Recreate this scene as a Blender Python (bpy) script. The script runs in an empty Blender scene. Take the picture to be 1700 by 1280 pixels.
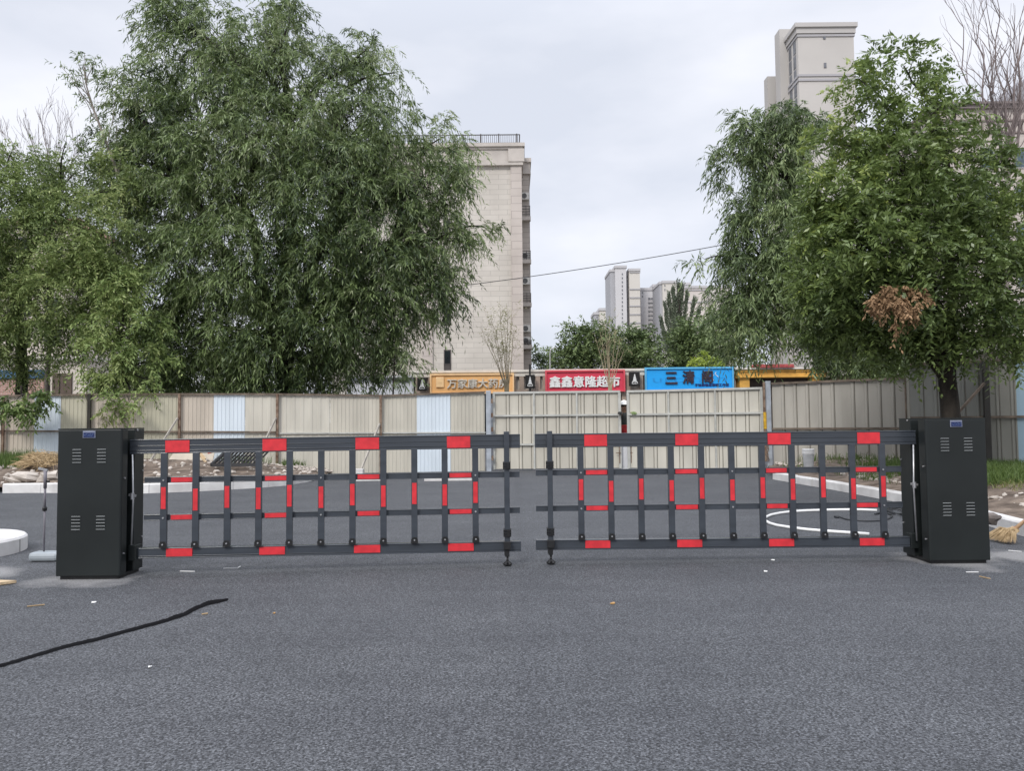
import bpy, math, random
import numpy as np
from mathutils import Vector, Matrix, noise as mnoise

random.seed(7)
RNG = np.random.default_rng(11)
SC = bpy.context.scene
COL = SC.collection
R = math.radians

# ------------------------------------------------------------------ camera
CAM_H = 1.3
F = 1280.0                      # focal length in pixels of the 1700 px wide photograph
PITCH = math.atan(61.0 / F)
ROLL = R(0.56)
fw = Vector((0, math.cos(PITCH), math.sin(PITCH)))
up0 = Vector((0, -math.sin(PITCH), math.cos(PITCH)))
rt0 = Vector((1, 0, 0))
rt = rt0 * math.cos(ROLL) - up0 * math.sin(ROLL)
upv = up0 * math.cos(ROLL) + rt0 * math.sin(ROLL)
CAM = Vector((0, 0, CAM_H))
cd = bpy.data.cameras.new('camera')
cam = bpy.data.objects.new('camera', cd)
COL.objects.link(cam)
M = Matrix((rt, upv, -fw)).transposed().to_4x4()
M.translation = CAM
cam.matrix_world = M
cd.sensor_fit = 'HORIZONTAL'
cd.sensor_width = 36.0
cd.lens = F / 1700.0 * 36.0
cd.clip_start = 0.05
cd.clip_end = 4000
SC.camera = cam

def ray(px, py):
    return fw + rt * ((px - 850.0) / F) + upv * ((640.0 - py) / F)
def P(px, py, d):
    """world point on the plane y = d seen at that spot of the photograph"""
    r = ray(px, py)
    return CAM + r * (d / r.y)
def G(px, py, z=0.0):
    r = ray(px, py)
    return CAM + r * ((z - CAM_H) / r.z)

# ------------------------------------------------------------------ world and sun (overcast)
SUN_EL, SUN_AZ = R(40), R(204)      # azimuth measured clockwise from +Y: behind the camera, a little left
w = bpy.data.worlds.new('World')
SC.world = w
w.use_nodes = True
nt = w.node_tree
nt.nodes.clear()
def N(t, typ, **kw):
    n = t.nodes.new(typ)
    for k, v in kw.items():
        setattr(n, k, v)
    return n
out = N(nt, 'ShaderNodeOutputWorld')
sky = N(nt, 'ShaderNodeTexSky', sky_type='NISHITA', sun_disc=False, sun_elevation=SUN_EL, sun_rotation=SUN_AZ)
bg1 = N(nt, 'ShaderNodeBackground'); bg1.inputs[1].default_value = 0.08
nt.links.new(sky.outputs[0], bg1.inputs[0])
tc = N(nt, 'ShaderNodeTexCoord')
sep = N(nt, 'ShaderNodeSeparateXYZ'); nt.links.new(tc.outputs['Generated'], sep.inputs[0])
ramp = N(nt, 'ShaderNodeMapRange'); ramp.interpolation_type = 'SMOOTHSTEP'
ramp.inputs[1].default_value = 0.42; ramp.inputs[2].default_value = 1.0
ramp.inputs[3].default_value = 0.73; ramp.inputs[4].default_value = 2.0
nt.links.new(sep.outputs[2], ramp.inputs[0])
mp = N(nt, 'ShaderNodeMapping'); mp.inputs['Scale'].default_value = (1.6, 1.6, 4.2)
nt.links.new(tc.outputs['Generated'], mp.inputs[0])
nz = N(nt, 'ShaderNodeTexNoise'); nz.inputs['Scale'].default_value = 1.7; nz.inputs['Detail'].default_value = 5.0
nz.inputs['Roughness'].default_value = 0.5
nt.links.new(mp.outputs[0], nz.inputs['Vector'])
cr = N(nt, 'ShaderNodeValToRGB')
cr.color_ramp.elements[0].position = 0.38; cr.color_ramp.elements[0].color = (0.75, 0.79, 0.89, 1)
cr.color_ramp.elements[1].position = 0.68; cr.color_ramp.elements[1].color = (0.985, 1.0, 1.075, 1)
nt.links.new(nz.outputs['Fac'], cr.inputs[0])
bg2 = N(nt, 'ShaderNodeBackground')
nt.links.new(cr.outputs[0], bg2.inputs[0]); nt.links.new(ramp.outputs[0], bg2.inputs[1])
mx = N(nt, 'ShaderNodeMixShader'); mx.inputs[0].default_value = 0.93
nt.links.new(bg1.outputs[0], mx.inputs[1]); nt.links.new(bg2.outputs[0], mx.inputs[2])
nt.links.new(mx.outputs[0], out.inputs[0])

sl = bpy.data.lights.new('sun', 'SUN')
sl.energy = 1.5; sl.angle = R(14); sl.color = (1.0, 0.965, 0.91)
so = bpy.data.objects.new('sun', sl); COL.objects.link(so)
sdir = Vector((math.sin(SUN_AZ) * math.cos(SUN_EL), math.cos(SUN_AZ) * math.cos(SUN_EL), math.sin(SUN_EL)))
so.rotation_euler = sdir.to_track_quat('Z', 'Y').to_euler()
so.location = sdir * 60
SC.view_settings.view_transform = 'Standard'
SC.view_settings.look = 'None'
SC.view_settings.exposure = 0.50
SC.view_settings.gamma = 1.0
SC.cycles.use_denoising = True
SC.cycles.max_bounces = 6
SC.cycles.diffuse_bounces = 3
SC.cycles.transparent_max_bounces = 6

# ------------------------------------------------------------------ materials
MATS = {}
def pm(name, col, rough=0.7, var=0.18, scale=4.0, metallic=0.0, spec=0.4, bump=0.0, bscale=40.0, stretch=(1, 1, 1),
       col2=None, detail=5.0, lo=0.35, hi=0.65):
    """painted / mineral surface: base colour broken up by noise of its own, optional fine bump"""
    if name in MATS:
        return MATS[name]
    m = bpy.data.materials.new(name); m.use_nodes = True
    t = m.node_tree; b = t.nodes['Principled BSDF']
    b.inputs['Roughness'].default_value = rough
    b.inputs['Metallic'].default_value = metallic
    b.inputs['Specular IOR Level'].default_value = spec
    tcn = N(t, 'ShaderNodeTexCoord'); mpn = N(t, 'ShaderNodeMapping'); mpn.inputs['Scale'].default_value = stretch
    t.links.new(tcn.outputs['Object'], mpn.inputs[0])
    n1 = N(t, 'ShaderNodeTexNoise'); n1.inputs['Scale'].default_value = scale; n1.inputs['Detail'].default_value = detail
    t.links.new(mpn.outputs[0], n1.inputs['Vector'])
    r = N(t, 'ShaderNodeValToRGB')
    c = np.array(col[:3])
    if col2 is None:
        ca, cb = c * (1 - var), c * (1 + var)
    else:
        ca, cb = c, np.array(col2[:3])
    r.color_ramp.elements[0].position = lo; r.color_ramp.elements[0].color = (*ca, 1)
    r.color_ramp.elements[1].position = hi; r.color_ramp.elements[1].color = (*cb, 1)
    t.links.new(n1.outputs['Fac'], r.inputs[0]); t.links.new(r.outputs[0], b.inputs['Base Color'])
    if bump:
        n2 = N(t, 'ShaderNodeTexNoise'); n2.inputs['Scale'].default_value = bscale; n2.inputs['Detail'].default_value = 4
        t.links.new(tcn.outputs['Object'], n2.inputs['Vector'])
        bp = N(t, 'ShaderNodeBump'); bp.inputs['Strength'].default_value = bump; bp.inputs['Distance'].default_value = 0.02
        t.links.new(n2.outputs['Fac'], bp.inputs['Height']); t.links.new(bp.outputs[0], b.inputs['Normal'])
    MATS[name] = m
    return m

def leafmat(name, dark, light, trans=0.25, rough=0.45, spec=0.35, nscale=0.6, young=None):
    m = bpy.data.materials.new(name); m.use_nodes = True
    t = m.node_tree; b = t.nodes['Principled BSDF']; o = t.nodes['Material Output']
    b.inputs['Roughness'].default_value = rough; b.inputs['Specular IOR Level'].default_value = spec
    a = N(t, 'ShaderNodeAttribute'); a.attribute_name = 'tint'
    r = N(t, 'ShaderNodeValToRGB')
    r.color_ramp.elements[0].position = 0.0; r.color_ramp.elements[0].color = (*dark, 1)
    r.color_ramp.elements[1].position = 0.75; r.color_ramp.elements[1].color = (*light, 1)
    e = r.color_ramp.elements.new(1.0); e.color = (*(young or light), 1)
    t.links.new(a.outputs['Fac'], r.inputs[0]); t.links.new(r.outputs[0], b.inputs['Base Color'])
    tr = N(t, 'ShaderNodeBsdfTranslucent'); t.links.new(r.outputs[0], tr.inputs[0])
    mxs = N(t, 'ShaderNodeMixShader'); mxs.inputs[0].default_value = trans
    t.links.new(b.outputs[0], mxs.inputs[1]); t.links.new(tr.outputs[0], mxs.inputs[2])
    t.links.new(mxs.outputs[0], o.inputs[0])
    return m

def asphalt_mat():
    m = bpy.data.materials.new('asphalt'); m.use_nodes = True
    t = m.node_tree; b = t.nodes['Principled BSDF']
    b.inputs['Specular IOR Level'].default_value = 0.55
    tcn = N(t, 'ShaderNodeTexCoord')
    v = N(t, 'ShaderNodeTexVoronoi'); v.inputs['Scale'].default_value = 112; v.inputs['Randomness'].default_value = 1
    t.links.new(tcn.outputs['Object'], v.inputs['Vector'])
    n1 = N(t, 'ShaderNodeTexNoise'); n1.inputs['Scale'].default_value = 85; n1.inputs['Detail'].default_value = 5; n1.inputs['Roughness'].default_value = 0.75
    t.links.new(tcn.outputs['Object'], n1.inputs['Vector'])
    n2 = N(t, 'ShaderNodeTexNoise'); n2.inputs['Scale'].default_value = 0.9; n2.inputs['Detail'].default_value = 7; n2.inputs['Roughness'].default_value = 0.62
    t.links.new(tcn.outputs['Object'], n2.inputs['Vector'])
    bw = N(t, 'ShaderNodeRGBToBW'); t.links.new(v.outputs['Color'], bw.inputs[0])
    r1 = N(t, 'ShaderNodeValToRGB')
    r1.color_ramp.elements[0].position = 0.15; r1.color_ramp.elements[0].color = (0.020, 0.022, 0.026, 1)
    r1.color_ramp.elements[1].position = 0.95; r1.color_ramp.elements[1].color = (0.120, 0.126, 0.139, 1)
    t.links.new(bw.outputs[0], r1.inputs[0])
    r2 = N(t, 'ShaderNodeValToRGB')
    r2.color_ramp.elements[0].position = 0.38; r2.color_ramp.elements[0].color = (0.09, 0.09, 0.095, 1)
    r2.color_ramp.elements[1].position = 0.60; r2.color_ramp.elements[1].color = (1.62, 1.62, 1.62, 1)
    t.links.new(n1.outputs['Fac'], r2.inputs[0])
    m1 = N(t, 'ShaderNodeMix', data_type='RGBA', blend_type='MULTIPLY'); m1.inputs[0].default_value = 1
    t.links.new(r1.outputs[0], m1.inputs[6]); t.links.new(r2.outputs[0], m1.inputs[7])
    r3 = N(t, 'ShaderNodeValToRGB')
    r3.color_ramp.elements[0].position = 0.32; r3.color_ramp.elements[0].color = (0.84, 0.84, 0.85, 1)
    r3.color_ramp.elements[1].position = 0.7; r3.color_ramp.elements[1].color = (1.2, 1.19, 1.17, 1)
    t.links.new(n2.outputs['Fac'], r3.inputs[0])
    m2 = N(t, 'ShaderNodeMix', data_type='RGBA', blend_type='MULTIPLY'); m2.inputs[0].default_value = 1
    t.links.new(m1.outputs[2], m2.inputs[6]); t.links.new(r3.outputs[0], m2.inputs[7])
    # roller marks and dust: long faint streaks across the lane
    mps = N(t, 'ShaderNodeMapping'); mps.inputs['Scale'].default_value = (0.25, 3.2, 1)
    t.links.new(tcn.outputs['Object'], mps.inputs[0])
    n3 = N(t, 'ShaderNodeTexNoise'); n3.inputs['Scale'].default_value = 1.3; n3.inputs['Detail'].default_value = 4
    t.links.new(mps.outputs[0], n3.inputs['Vector'])
    r4 = N(t, 'ShaderNodeValToRGB')
    r4.color_ramp.elements[0].position = 0.35; r4.color_ramp.elements[0].color = (0.92, 0.92, 0.92, 1)
    r4.color_ramp.elements[1].position = 0.66; r4.color_ramp.elements[1].color = (1.07, 1.07, 1.06, 1)
    t.links.new(n3.outputs['Fac'], r4.inputs[0])
    m3 = N(t, 'ShaderNodeMix', data_type='RGBA', blend_type='MULTIPLY'); m3.inputs[0].default_value = 1
    t.links.new(m2.outputs[2], m3.inputs[6]); t.links.new(r4.outputs[0], m3.inputs[7])
    # two paving lanes laid side by side, meeting in a joint a little right of the middle
    sx = N(t, 'ShaderNodeSeparateXYZ'); t.links.new(tcn.outputs['Object'], sx.inputs[0])
    jx = N(t, 'ShaderNodeMath', operation='MULTIPLY_ADD'); jx.inputs[1].default_value = 0.25
    t.links.new(n2.outputs['Fac'], jx.inputs[0]); t.links.new(sx.outputs[0], jx.inputs[2])
    jr = N(t, 'ShaderNodeValToRGB'); jm = N(t, 'ShaderNodeMapRange'); jm.inputs[1].default_value = -0.5; jm.inputs[2].default_value = 1.0
    t.links.new(jx.outputs[0], jm.inputs[0]); t.links.new(jm.outputs[0], jr.inputs[0])
    e0, e1 = jr.color_ramp.elements
    e0.position = 0.40; e0.color = (1.03, 1.025, 1.02, 1); e1.position = 0.56; e1.color = (0.98, 0.985, 0.99, 1)
    e2 = jr.color_ramp.elements.new(0.47); e2.color = (0.91, 0.91, 0.92, 1)
    m4 = N(t, 'ShaderNodeMix', data_type='RGBA', blend_type='MULTIPLY'); m4.inputs[0].default_value = 1
    t.links.new(m3.outputs[2], m4.inputs[6]); t.links.new(jr.outputs[0], m4.inputs[7])
    last = m4.outputs[2]
    # cement dust spilled round the feet of the two cabinets and by the kerb end
    for cx, cy, rad in ((-3.6, 6.75, 0.45), (3.95, 7.1, 0.5), (-4.75, 7.0, 0.5), (4.9, 7.2, 0.4)):
        vm = N(t, 'ShaderNodeVectorMath', operation='DISTANCE'); vm.inputs[1].default_value = (cx, cy, 0)
        t.links.new(tcn.outputs['Object'], vm.inputs[0])
        ad = N(t, 'ShaderNodeMath', operation='MULTIPLY_ADD'); ad.inputs[1].default_value = 1.5; 
        t.links.new(n2.outputs['Fac'], ad.inputs[0])
        mr = N(t, 'ShaderNodeMapRange'); mr.inputs[1].default_value = rad + 0.75; mr.inputs[2].default_value = rad * 0.45 + 0.75
        mr.inputs[3].default_value = 0; mr.inputs[4].default_value = 0.9
        t.links.new(vm.outputs['Value'], ad.inputs[2]); t.links.new(ad.outputs[0], mr.inputs[0])
        pat = N(t, 'ShaderNodeMath', operation='MULTIPLY'); t.links.new(mr.outputs[0], pat.inputs[0]); t.links.new(n1.outputs['Fac'], pat.inputs[1])
        mm = N(t, 'ShaderNodeMix', data_type='RGBA'); t.links.new(pat.outputs[0], mm.inputs[0])
        t.links.new(last, mm.inputs[6]); mm.inputs[7].default_value = (0.42, 0.41, 0.40, 1)
        last = mm.outputs[2]
    t.links.new(last, b.inputs['Base Color'])
    rr = N(t, 'ShaderNodeMapRange'); rr.inputs[3].default_value = 0.62; rr.inputs[4].default_value = 0.92
    t.links.new(n1.outputs['Fac'], rr.inputs[0]); t.links.new(rr.outputs[0], b.inputs['Roughness'])
    bp = N(t, 'ShaderNodeBump'); bp.inputs['Strength'].default_value = 0.6; bp.inputs['Distance'].default_value = 0.006
    ad2 = N(t, 'ShaderNodeMath', operation='ADD'); t.links.new(n1.outputs['Fac'], ad2.inputs[0]); t.links.new(bw.outputs[0], ad2.inputs[1])
    t.links.new(ad2.outputs[0], bp.inputs['Height']); t.links.new(bp.outputs[0], b.inputs['Normal'])
    return m

def tile_mat(name, col, joint, bw_, bh, rough=0.6, mortar=0.018, var=0.08):
    m = bpy.data.materials.new(name); m.use_nodes = True
    t = m.node_tree; b = t.nodes['Principled BSDF']; b.inputs['Roughness'].default_value = rough
    tcn = N(t, 'ShaderNodeTexCoord'); s = N(t, 'ShaderNodeSeparateXYZ'); t.links.new(tcn.outputs['Object'], s.inputs[0])
    ad = N(t, 'ShaderNodeMath', operation='ADD'); t.links.new(s.outputs[0], ad.inputs[0]); t.links.new(s.outputs[1], ad.inputs[1])
    cmb = N(t, 'ShaderNodeCombineXYZ'); t.links.new(ad.outputs[0], cmb.inputs[0]); t.links.new(s.outputs[2], cmb.inputs[1])
    br = N(t, 'ShaderNodeTexBrick'); t.links.new(cmb.outputs[0], br.inputs['Vector'])
    br.inputs['Scale'].default_value = 1.0; br.inputs['Brick Width'].default_value = bw_; br.inputs['Row Height'].default_value = bh
    br.inputs['Mortar Size'].default_value = mortar; br.inputs['Bias'].default_value = 0.0
    c = np.array(col)
    br.inputs['Color1'].default_value = (*(c * (1 - var)), 1); br.inputs['Color2'].default_value = (*(c * (1 + var)), 1)
    br.inputs['Mortar'].default_value = (*joint, 1)
    n = N(t, 'ShaderNodeTexNoise'); n.inputs['Scale'].default_value = 0.35; n.inputs['Detail'].default_value = 6
    t.links.new(tcn.outputs['Object'], n.inputs['Vector'])
    r = N(t, 'ShaderNodeValToRGB'); r.color_ramp.elements[0].position = 0.35; r.color_ramp.elements[0].color = (0.88, 0.87, 0.86, 1)
    r.color_ramp.elements[1].position = 0.65; r.color_ramp.elements[1].color = (1.06, 1.06, 1.06, 1)
    t.links.new(n.outputs['Fac'], r.inputs[0])
    mm = N(t, 'ShaderNodeMix', data_type='RGBA', blend_type='MULTIPLY'); mm.inputs[0].default_value = 1
    t.links.new(br.outputs['Color'], mm.inputs[6]); t.links.new(r.outputs[0], mm.inputs[7])
    t.links.new(mm.outputs[2], b.inputs['Base Color'])
    return m

# ------------------------------------------------------------------ mesh helpers
class MB:
    def __init__(s):
        s.v = []; s.f = []
    def box(s, c, size, rz=0.0, M3=None):
        cx, cy, cz = c; a, b, h = size[0] / 2, size[1] / 2, size[2] / 2
        k = len(s.v)
        ca, sa = math.cos(rz), math.sin(rz)
        for z in (-h, h):
            for x, y in ((-a, -b), (a, -b), (a, b), (-a, b)):
                if M3 is not None:
                    p = M3 @ Vector((x, y, z)); s.v.append((cx + p.x, cy + p.y, cz + p.z))
                else:
                    s.v.append((cx + x * ca - y * sa, cy + x * sa + y * ca, cz + z))
        for q in ((0, 3, 2, 1), (4, 5, 6, 7), (0, 1, 5, 4), (1, 2, 6, 5), (2, 3, 7, 6), (3, 0, 4, 7)):
            s.f.append(tuple(k + i for i in q))
        return s
    def bx(s, x0, x1, y0, y1, z0, z1):
        return s.box(((x0 + x1) / 2, (y0 + y1) / 2, (z0 + z1) / 2), (abs(x1 - x0), abs(y1 - y0), abs(z1 - z0)))
    def bar(s, p, q, wd, h, upd=(0, 0, 1)):
        """rectangular bar from p to q, width wd sideways, h along the up direction"""
        p = Vector(p); q = Vector(q); t = (q - p).normalized(); u = Vector(upd)
        sd = t.cross(u).normalized(); u = sd.cross(t).normalized()
        k = len(s.v)
        for c in (p, q):
            for a, b in ((-1, -1), (1, -1), (1, 1), (-1, 1)):
                s.v.append(tuple(c + sd * (a * wd / 2) + u * (b * h / 2)))
        for qd in ((0, 3, 2, 1), (4, 5, 6, 7), (0, 1, 5, 4), (1, 2, 6, 5), (2, 3, 7, 6), (3, 0, 4, 7)):
            s.f.append(tuple(k + i for i in qd))
        return s
    def tube(s, pts, rad, n=6, cap=True):
        pts = [Vector(p) for p in pts]
        if not hasattr(rad, '__len__'):
            rad = [rad] * len(pts)
        k0 = len(s.v); ref = None
        for i, p in enumerate(pts):
            t = (pts[min(i + 1, len(pts) - 1)] - pts[max(i - 1, 0)])
            t = t.normalized() if t.length > 1e-9 else Vector((0, 0, 1))
            if ref is None:
                ref = Vector((1, 0, 0)) if abs(t.x) < 0.8 else Vector((0, 1, 0))
            a = (ref - t * ref.dot(t)).normalized(); ref = a; b = t.cross(a)
            for j in range(n):
                an = 2 * math.pi * j / n
                s.v.append(tuple(p + (a * math.cos(an) + b * math.sin(an)) * rad[i]))
        for i in range(len(pts) - 1):
            for j in range(n):
                j2 = (j + 1) % n; a0 = k0 + i * n; b0 = a0 + n
                s.f.append((a0 + j, a0 + j2, b0 + j2, b0 + j))
        if cap:
            s.f.append(tuple(k0 + j for j in reversed(range(n))))
            s.f.append(tuple(k0 + (len(pts) - 1) * n + j for j in range(n)))
        return s
    def lathe(s, prof, c=(0, 0, 0), n=20):
        k = len(s.v)
        for r, z in prof:
            for j in range(n):
                an = 2 * math.pi * j / n
                s.v.append((c[0] + r * math.cos(an), c[1] + r * math.sin(an), c[2] + z))
        for i in range(len(prof) - 1):
            for j in range(n):
                j2 = (j + 1) % n
                s.f.append((k + i * n + j, k + i * n + j2, k + (i + 1) * n + j2, k + (i + 1) * n + j))
        s.f.append(tuple(k + j for j in reversed(range(n))))
        s.f.append(tuple(k + (len(prof) - 1) * n + j for j in range(n)))
        return s
    def prism(s, poly, y0, y1):
        """polygon in x,z (counter-clockwise seen from -y) given thickness from y0 to y1"""
        k = len(s.v); n = len(poly)
        for y in (y0, y1):
            for x, z in poly:
                s.v.append((x, y, z))
        s.f.append(tuple(k + i for i in range(n)))
        s.f.append(tuple(k + n + i for i in reversed(range(n))))
        for i in range(n):
            j = (i + 1) % n
            s.f.append((k + j, k + i, k + n + i, k + n + j))
        return s
    def zprism(s, poly, z0, z1):
        k = len(s.v); n = len(poly)
        for z in (z0, z1):
            for x, y in poly:
                s.v.append((x, y, z))
        s.f.append(tuple(k + i for i in reversed(range(n))))
        s.f.append(tuple(k + n + i for i in range(n)))
        for i in range(n):
            j = (i + 1) % n
            s.f.append((k + i, k + j, k + n + j, k + n + i))
        return s
    def blob(s, c, rx, ry, rz, seed=0, n=7, m=5, rough=0.25):
        c = Vector(c); prev = len(s.v); off = Vector((seed * 3.7, seed * 1.3, seed * 2.1))
        for i in range(m + 1):
            th = math.pi * i / m
            for j in range(n):
                ph = 2 * math.pi * j / n
                d = Vector((math.sin(th) * math.cos(ph), math.sin(th) * math.sin(ph), math.cos(th)))
                k = 1 + rough * mnoise.noise(d * 1.4 + off)
                s.v.append((c.x + d.x * rx * k, c.y + d.y * ry * k, c.z + d.z * rz * k))
        for i in range(m):
            for j in range(n):
                j2 = (j + 1) % n
                s.f.append((prev + i * n + j, prev + (i + 1) * n + j, prev + (i + 1) * n + j2, prev + i * n + j2))
        return s
    def build(s, name, mat, parent=None, smooth=False, bevel=0.0, loc=None):
        me = bpy.data.meshes.new(name)
        v = s.v
        if parent is not None and loc is None and parent.get('_world'):
            o = world_of(parent)
            v = [(a - o[0], b - o[1], c - o[2]) for a, b, c in v]
        me.from_pydata(v, [], s.f); me.update()
        ob = bpy.data.objects.new(name, me); COL.objects.link(ob)
        me.materials.append(mat)
        if parent is not None:
            ob.parent = parent
        if loc is not None:
            ob.location = loc
        if smooth:
            me.polygons.foreach_set('use_smooth', [True] * len(me.polygons))
        if bevel:
            md = ob.modifiers.new('bevel', 'BEVEL'); md.width = bevel; md.segments = 2; md.limit_method = 'ANGLE'
            md.angle_limit = R(40)
        ob['_world'] = 1
        return ob

def world_of(o):
    x = Vector(o.location)
    while o.parent is not None:
        o = o.parent; x = x + Vector(o.location)
    return x

def thing(name, label, cat, loc, group=None):
    """Empty at a thing's base; children are built in world coordinates"""
    o = bpy.data.objects.new(name, None); COL.objects.link(o)
    o.location = loc; o.empty_display_size = 0.1
    o['label'] = label; o['category'] = cat; o['_world'] = 1
    if group:
        o['group'] = group
    return o
def tag(o, label=None, cat=None, group=None, kind=None):
    for k, v in (('label', label), ('category', cat), ('group', group), ('kind', kind)):
        if v:
            o[k] = v
    return o
def cmesh(name, mat, v, f_counts, loops, parent=None, tint=None):
    me = bpy.data.meshes.new(name)
    v = np.asarray(v, dtype=np.float32)
    if parent is not None:
        v = v - np.array(world_of(parent), dtype=np.float32)
    me.vertices.add(len(v)); me.vertices.foreach_set('co', v.ravel())
    me.loops.add(len(loops)); me.loops.foreach_set('vertex_index', np.asarray(loops, dtype=np.int32))
    st = np.concatenate([[0], np.cumsum(f_counts)[:-1]]).astype(np.int32)
    me.polygons.add(len(f_counts)); me.polygons.foreach_set('loop_start', st)
    if tint is not None:
        at = me.attributes.new('tint', 'FLOAT', 'POINT'); at.data.foreach_set('value', np.asarray(tint, dtype=np.float32))
    me.update(calc_edges=True); me.validate()
    me.materials.append(mat)
    ob = bpy.data.objects.new(name, me); COL.objects.link(ob)
    if parent is not None:
        ob.parent = parent
    ob['_world'] = 1
    return ob

def text_mesh(name, body, mat, parent, x0, x1, z0, z1, y, depth=0.03, fat=0.0, space=1.0):
    """lettering facing -Y, stretched to fill the box x0..x1, z0..z1, standing depth proud of the plane y"""
    cu = bpy.data.curves.new(name, 'FONT'); cu.body = body; cu.extrude = 0.02;  cu.space_character = space
    cu.resolution_u = 2
    to = bpy.data.objects.new('tmp_text', cu); COL.objects.link(to)
    dg = bpy.context.evaluated_depsgraph_get()
    me = bpy.data.meshes.new_from_object(to.evaluated_get(dg))
    bpy.data.objects.remove(to); bpy.data.curves.remove(cu)
    n = len(me.vertices); co = np.zeros(n * 3, dtype=np.float32); me.vertices.foreach_get('co', co); co = co.reshape(-1, 3)
    mn, mx_ = co.min(0), co.max(0)
    s = (co - mn) / np.maximum(mx_ - mn, 1e-6)
    if fat:      # heavier strokes: the same outlines laid side by side, each a hair further out
        asp = np.array([fat / max(1.0, (mx_ - mn)[0]), fat, 0], dtype=np.float32)
        polys = [tuple(p.vertices) for p in me.polygons]; vs_, fs_ = [], []
        for i_, (u_, v_) in enumerate(((0, 0), (1, 0), (-1, 0), (0, 1), (0, -1))):
            q_ = s + asp * np.array([u_, v_, 0], dtype=np.float32); q_[:, 2] = s[:, 2] * (1 - .02 * i_)
            fs_ += [tuple(j_ + i_ * n for j_ in p) for p in polys]; vs_.append(q_)
        s = np.concatenate(vs_); bpy.data.meshes.remove(me); me = bpy.data.meshes.new(name)
        me.from_pydata([tuple(q) for q in s], [], fs_); me.update(); co = s
    o = np.zeros_like(s)
    o[:, 0] = x0 + s[:, 0] * (x1 - x0); o[:, 2] = z0 + s[:, 1] * (z1 - z0); o[:, 1] = y - s[:, 2] * depth
    o -= np.array(world_of(parent), dtype=np.float32)
    me.vertices.foreach_set('co', o.ravel()); me.update()
    me.materials.clear(); me.materials.append(mat); me.name = name
    ob = bpy.data.objects.new(name, me); COL.objects.link(ob); ob.parent = parent
    return ob
# ------------------------------------------------------------------ common materials
CAB = pm('cabinet_paint', (0.0125, 0.0155, 0.0155), rough=0.40, var=0.14, scale=2.5, spec=0.35, bump=0.03, bscale=260)
BEAM = pm('beam_paint', (0.042, 0.049, 0.060), rough=0.27, var=0.12, scale=6, spec=0.5, stretch=(0.3, 1, 2))
BLACK = pm('black_plastic', (0.012, 0.012, 0.013), rough=0.45, var=0.2, scale=20)
RED = pm('red_reflector', (0.58, 0.028, 0.038), rough=0.42, var=0.14, scale=14, spec=0.45, detail=9)
STEEL = pm('bare_steel', (0.46, 0.46, 0.47), rough=0.38, var=0.15, scale=14, metallic=0.75)
ZINC = pm('zinc', (0.36, 0.39, 0.43), rough=0.5, var=0.2, scale=5, metallic=0.25)
LOUV = pm('louvre_sky_edge', (0.19, 0.20, 0.20), rough=0.55, var=0.12, scale=9)  # lighter than the cabinet: sky on the tilted lips, put into the colour
NAVY = pm('plate_navy', (0.012, 0.022, 0.09), rough=0.35, var=0.15, scale=30)
PLATE = pm('plate_silver', (0.20, 0.22, 0.29), rough=0.35, var=0.1, scale=12, metallic=0.2)
PALE = pm('plate_print', (0.07, 0.11, 0.22), rough=0.5, var=0.1)
KERB = pm('kerb_concrete', (0.50, 0.485, 0.475), rough=0.85, col2=(0.72, 0.71, 0.695), scale=2.2, bump=0.25, bscale=70, detail=8)
SOIL = pm('soil', (0.075, 0.055, 0.042), rough=0.95, col2=(0.22, 0.172, 0.135), scale=3.2, bump=0.9, bscale=22, detail=9)
WOOD = pm('raw_wood', (0.50, 0.38, 0.24), rough=0.8, var=0.22, scale=7, stretch=(1, 6, 6))
STRAW = pm('straw', (0.26, 0.18, 0.09), rough=0.9, col2=(0.42, 0.31, 0.18), scale=16)
RUST = pm('rusty_steel', (0.10, 0.055, 0.035), rough=0.8, col2=(0.26, 0.19, 0.14), scale=9, detail=8)
WHITE = pm('white_plastic', (0.72, 0.72, 0.71), rough=0.5, var=0.05, scale=7)

# ------------------------------------------------------------------ the ground
gm = MB(); gm.v = [(-900, -60, -0.03), (900, -60, -0.03), (900, 2500, -0.03), (-900, 2500, -0.03)]; gm.f = [(0, 1, 2, 3)]
tag(gm.build('ground', pm('far_ground', (0.16, 0.15, 0.13), rough=0.95, var=0.25, scale=0.1)), kind='structure')
gm = MB(); gm.v = [(-30, -8, 0), (30, -8, 0), (30, 44, 0), (-30, 44, 0)]; gm.f = [(0, 1, 2, 3)]
tag(gm.build('road', asphalt_mat()), kind='structure')

# black bitumen seam on the fresh asphalt
pts = [(-60, 1124), (0, 1105), (30, 1097), (75, 1083), (110, 1073), (165, 1060), (220, 1045), (265, 1033), (300, 1022), (325, 1010), (345, 1001), (362, 998.5), (379, 995)]
wd = [6, 6, 6.2, 6.4, 6.3, 6.5, 6.5, 6.5, 8, 8.5, 8, 7, 4]
L_ = []
for i in range(len(pts) - 1):
    for k in range(6):
        t = k / 6; L_.append((pts[i][0] * (1 - t) + pts[i + 1][0] * t, pts[i][1] * (1 - t) + pts[i + 1][1] * t, wd[i] * (1 - t) + wd[i + 1] * t))
L_.append((*pts[-1], 3))
gm = MB()
for i, (x, y, ww) in enumerate(L_):
    ww *= .85 + 0.22 * mnoise.noise(Vector((x * 0.11, 0, 0))) ; y += 1.0 * mnoise.noise(Vector((x * 0.06, 5, 0)))
    gm.v += [tuple(G(x, y - ww / 2, 0.004)), tuple(G(x, y + ww / 2, 0.004))]
    if i:
        gm.f.append((2 * i - 2, 2 * i - 1, 2 * i + 1, 2 * i))
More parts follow.
